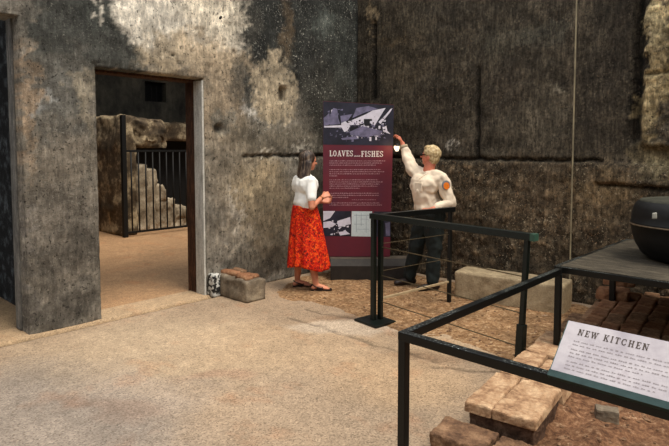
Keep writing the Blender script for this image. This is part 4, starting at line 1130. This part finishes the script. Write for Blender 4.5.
elL = Q(447.5, 203, -.20); wrL = Q(427.5, 208, -.27)
chain(bm, [(shR, .042), (elR, .038), (wrR, .026)]); chain(bm, [(shL, .042), (elL, .038), (wrL, .027)])
hand(bm, wrR, Vector((-.42, .15, .85)), Vector((-.8, .2, -.5)), .165, .55, .08, 1)
hand(bm, wrL, Vector((-.95, -.1, -.05)), Vector((0, .1, -1)), .18, .25, .08, 1)
for hip, kn, an in ((pel + lf * .09, Q(432, 252, -.08), Q(431, 287, -.10)), (pel - lf * .09, Q(417, 251, .10), Q(411, 286, .17))):
    an.z = .09; chain(bm, [(hip, .10), (kn, .062), (an, .045)])
obj('body', remesh(bm, .0065, 3), M['skin_m'], ma, True)
eyes(ma, hc, hfw, hlf, hup)
# shirt
bm = bmesh.new()
hull(bm, shR, .075, shL, .078); hull(bm, shR, .07, ch, .13); hull(bm, shL, .075, ch, .13); hull(bm, Q(426, 186) + lf * .06 + fd * .03, .135, Q(426, 186) - lf * .06 + fd * .03, .135)
hull(bm, Q(426, 190) + fd * .04, .150, Q(427.5, 208), .158); hull(bm, Q(427.5, 208) + lf * .03, .150, Q(428, 214), .150)
chain(bm, [(shR, .078), (elR, .062), (elR.lerp(wrR, .48), .050)])
chain(bm, [(shL, .076), (elL, .064), (elL.lerp(wrL, .75), .048)])
b3 = remesh(bm, .008, 5, .020, 8, 9)
cut(b3, Q(428, 214.5), -Zu)
sho = obj('shirt', b3, M['khaki'], ma, True)
# collar, cuff, pocket, patch
bm = bmesh.new(); nb_ = ch + Zu * .145 + fd * .01
for s_ in (-1, 1):
    hull(bm, nb_ + lf * s_ * .066 - fd * .05 + Zu * .02, .010, nb_ + lf * s_ * .06 + fd * .05, .010, 1); hull(bm, nb_ + lf * s_ * .06 + fd * .05, .012, nb_ + lf * s_ * .035 + fd * .125 - Zu * .055, .008, 1)
hull(bm, nb_ - fd * .06 + lf * .06 + Zu * .022, .010, nb_ - fd * .06 - lf * .06 + Zu * .022, .010, 1)
obj('collar', bm, M['khaki'], sho, True)
cw = elR.lerp(wrR, .48); dn = (wrR - elR).normalized(); bm = bmesh.new(); tube(bm, cw - dn * .02 + dn*.04, cw + dn * .018 + dn*.04, .051, 20); obj('cuff', bm, simple('folded cuff', (170, 152, 126), .85, 0, .1), sho, True)
def disc(bm, c, n_, r, th=.004, k=24):
    n_ = n_.normalized(); s = n_.cross(Zu).normalized(); u = s.cross(n_)
    a = [bm.verts.new(c + (s * math.cos(2*math.pi*i/k) + u * math.sin(2*math.pi*i/k)) * r) for i in range(k)]
    b = [bm.verts.new(v.co + n_ * th) for v in a]; bm.faces.new(a[::-1]); bm.faces.new(b)
    for i in range(k): bm.faces.new((a[i], a[(i+1) % k], b[(i+1) % k], b[i]))
pn_ = Vector((.42, -.9, .08)); pc_ = Q(441, 185, 0); pc_.y = shL.y - .088; 
bm = bmesh.new(); disc(bm, pc_, pn_, .052, .016); pt_ = obj('arm_patch', bm, simple('slate patch rim', (120, 124, 130), .7, 0, .1), ma)
bm = bmesh.new(); disc(bm, pc_ + pn_.normalized() * .015 + Vector((0, 0, -.008)), pn_, .040, .005); obj('patch_centre', bm, simple('orange patch', (232, 120, 20), .7, 0, .15, 60, 0), pt_)
bm = bmesh.new(); pk_ = ch + fd * .165 + lf * .055 + Zu * .0
box(bm, (-.005, -.05, -.055), (.012, .05, .045), Matrix.Translation(pk_) @ Matrix.Rotation(math.atan2(fd.y, fd.x) + .25, 4, 'Z'), .006); obj('chest_pocket', bm, M['khaki'], sho)
# trousers
bm = bmesh.new()
hull(bm, pel + lf * .05 + Zu * .05, .142, pel - lf * .05 + Zu * .05, .142); hull(bm, pel + lf * .06, .148, pel - lf * .06, .148)
for hip, kn, an in ((pel + lf * .08, Q(433, 252, -.08), Q(431.5, 287, -.10)), (pel - lf * .08, Q(417.5, 251, .10), Q(411.5, 286, .17))):
    an.z = .10; chain(bm, [(hip, .125), (kn, .090), (an, .074)])
b3 = remesh(bm, .009, 5, .016, 12, 9); cut(b3, pel + Zu * .11, Zu); cut(b3, Vector((0, 0, .055)), -Zu)
obj('trousers', b3, M['trouser'], ma, True)
for an in (Q(431.5, 287, -.10), Q(411.5, 286, .17)):
    bm = bmesh.new(); d_ = Vector((-.9, -.3, 0)).normalized(); s_ = Vector((-d_.y, d_.x, 0))
    a0 = Vector((an.x, an.y, .045)); hull(bm, a0 - d_ * .05, .042, a0 + d_ * .10, .040); hull(bm, a0 + d_ * .1, .04, a0 + d_ * .17 - Zu * .01, .032); hull(bm, a0 + Zu * .05, .05, a0, .045)
    b3 = remesh(bm, .008, 3); cut(b3, Vector((0, 0, .0)), -Zu); obj('shoe', b3, M['shoe'], ma, True)
# hair: short cap, open at the face
bm = bmesh.new()
ell(bm, hc + hup * .036 - hfw * .020, (hfw, hlf, hup), (.104, .088, .094)); ell(bm, hc - hup * .02 - hfw * .045, (hfw, hlf, hup), (.066, .078, .075))
ell(bm, hc + hup * .085 + hfw * .03, (hfw, hlf, hup), (.055, .06, .035))
b3 = remesh(bm, .006, 3, .006, 4, 30)
cut(b3, hc + hfw * .062 + hup * .02, (hfw - hup * .55).normalized())
obj('hair', b3, M['hair_m'], ma, True)
# sunglasses
bm = bmesh.new()
for k in (-1, 1):
    ell(bm, hc + hfw * .094 + hlf * k * .034 + hup * .002, (hfw, hlf, hup), (.007, .027, .019))
    hull(bm, hc + hfw * .085 + hlf * k * .058 + hup * .006, .004, hc - hfw * .005 + hlf * k * .080 + hup * .008, .003, 1)
obj('sunglasses', bm, M['black'], ma, True)

# small lit lamp held at the banner's edge
lp = PZ(397, 147, ZM + .45)
lm = thing('small_lamp', 'small glowing white lamp with dark cap hanging from the raised hand at the banner edge', 'lamp', lp)
t = NT('lit lamp glass'); t.b.inputs['Emission Color'].default_value = (1, .82, .6, 1); t.b.inputs['Emission Strength'].default_value = 1.0; t.set(srgb((240, 230, 214)), .4)
bm = bmesh.new(); lathe(bm, [(0, -.055), (.018, -.052), (.026, -.03), (.036, .0), (.036, .012), (0, .014)], 20); obj('glass', bm, t.m, lm, True)
bm = bmesh.new(); lathe(bm, [(0, .012), (.040, .012), (.036, .030), (.014, .042), (0, .044)], 20); obj('cap', bm, M['black'], lm, True)
bm = bmesh.new(); tube(bm, (0, 0, .042), (-.0, 0, .13), .0025, 6); obj('handle', bm, M['black'], lm)
ld = bpy.data.lights.new('lamp_light', 'POINT'); ld.energy = .5; ld.color = (1, .6, .3); ld.shadow_soft_size = .02
lo = bpy.data.objects.new('lamp_light', ld); lo.location = PZ(392, 148, ZM + .42); COL.objects.link(lo)

# ------------------------------------------------------------------ light
w = bpy.data.worlds.new('World'); S.world = w; w.use_nodes = True
bg = w.node_tree.nodes['Background']; bg.inputs[0].default_value = (.95, .97, 1.0, 1); bg.inputs[1].default_value = 1.0
sd_ = bpy.data.lights.new('sun', 'SUN'); sd_.energy = 2.6; sd_.angle = math.radians(28); sd_.color = (1, .90, .76)
so = bpy.data.objects.new('sun', sd_); COL.objects.link(so)
dirn = Vector((-.50, -.06, -1)).normalized()
so.rotation_euler = dirn.to_track_quat('-Z', 'Y').to_euler()

# ------------------------------------------------------------------ camera
cam = bpy.data.cameras.new('camera'); co = bpy.data.objects.new('camera', cam); COL.objects.link(co)
cam.sensor_width = 36; cam.lens = FPX * 36 / 669; cam.shift_y = -(223 - CY) / 669; cam.clip_start = .05
co.matrix_world = Matrix(((R_.x, U_.x, -F_.x, 0), (R_.y, U_.y, -F_.y, 0), (R_.z, U_.z, -F_.z, HC), (0, 0, 0, 1)))
S.camera = co
S.view_settings.view_transform = 'Standard'; S.view_settings.look = 'None'; S.view_settings.gamma = 1; S.view_settings.use_curve_mapping = False
S.view_settings.exposure = 0.45
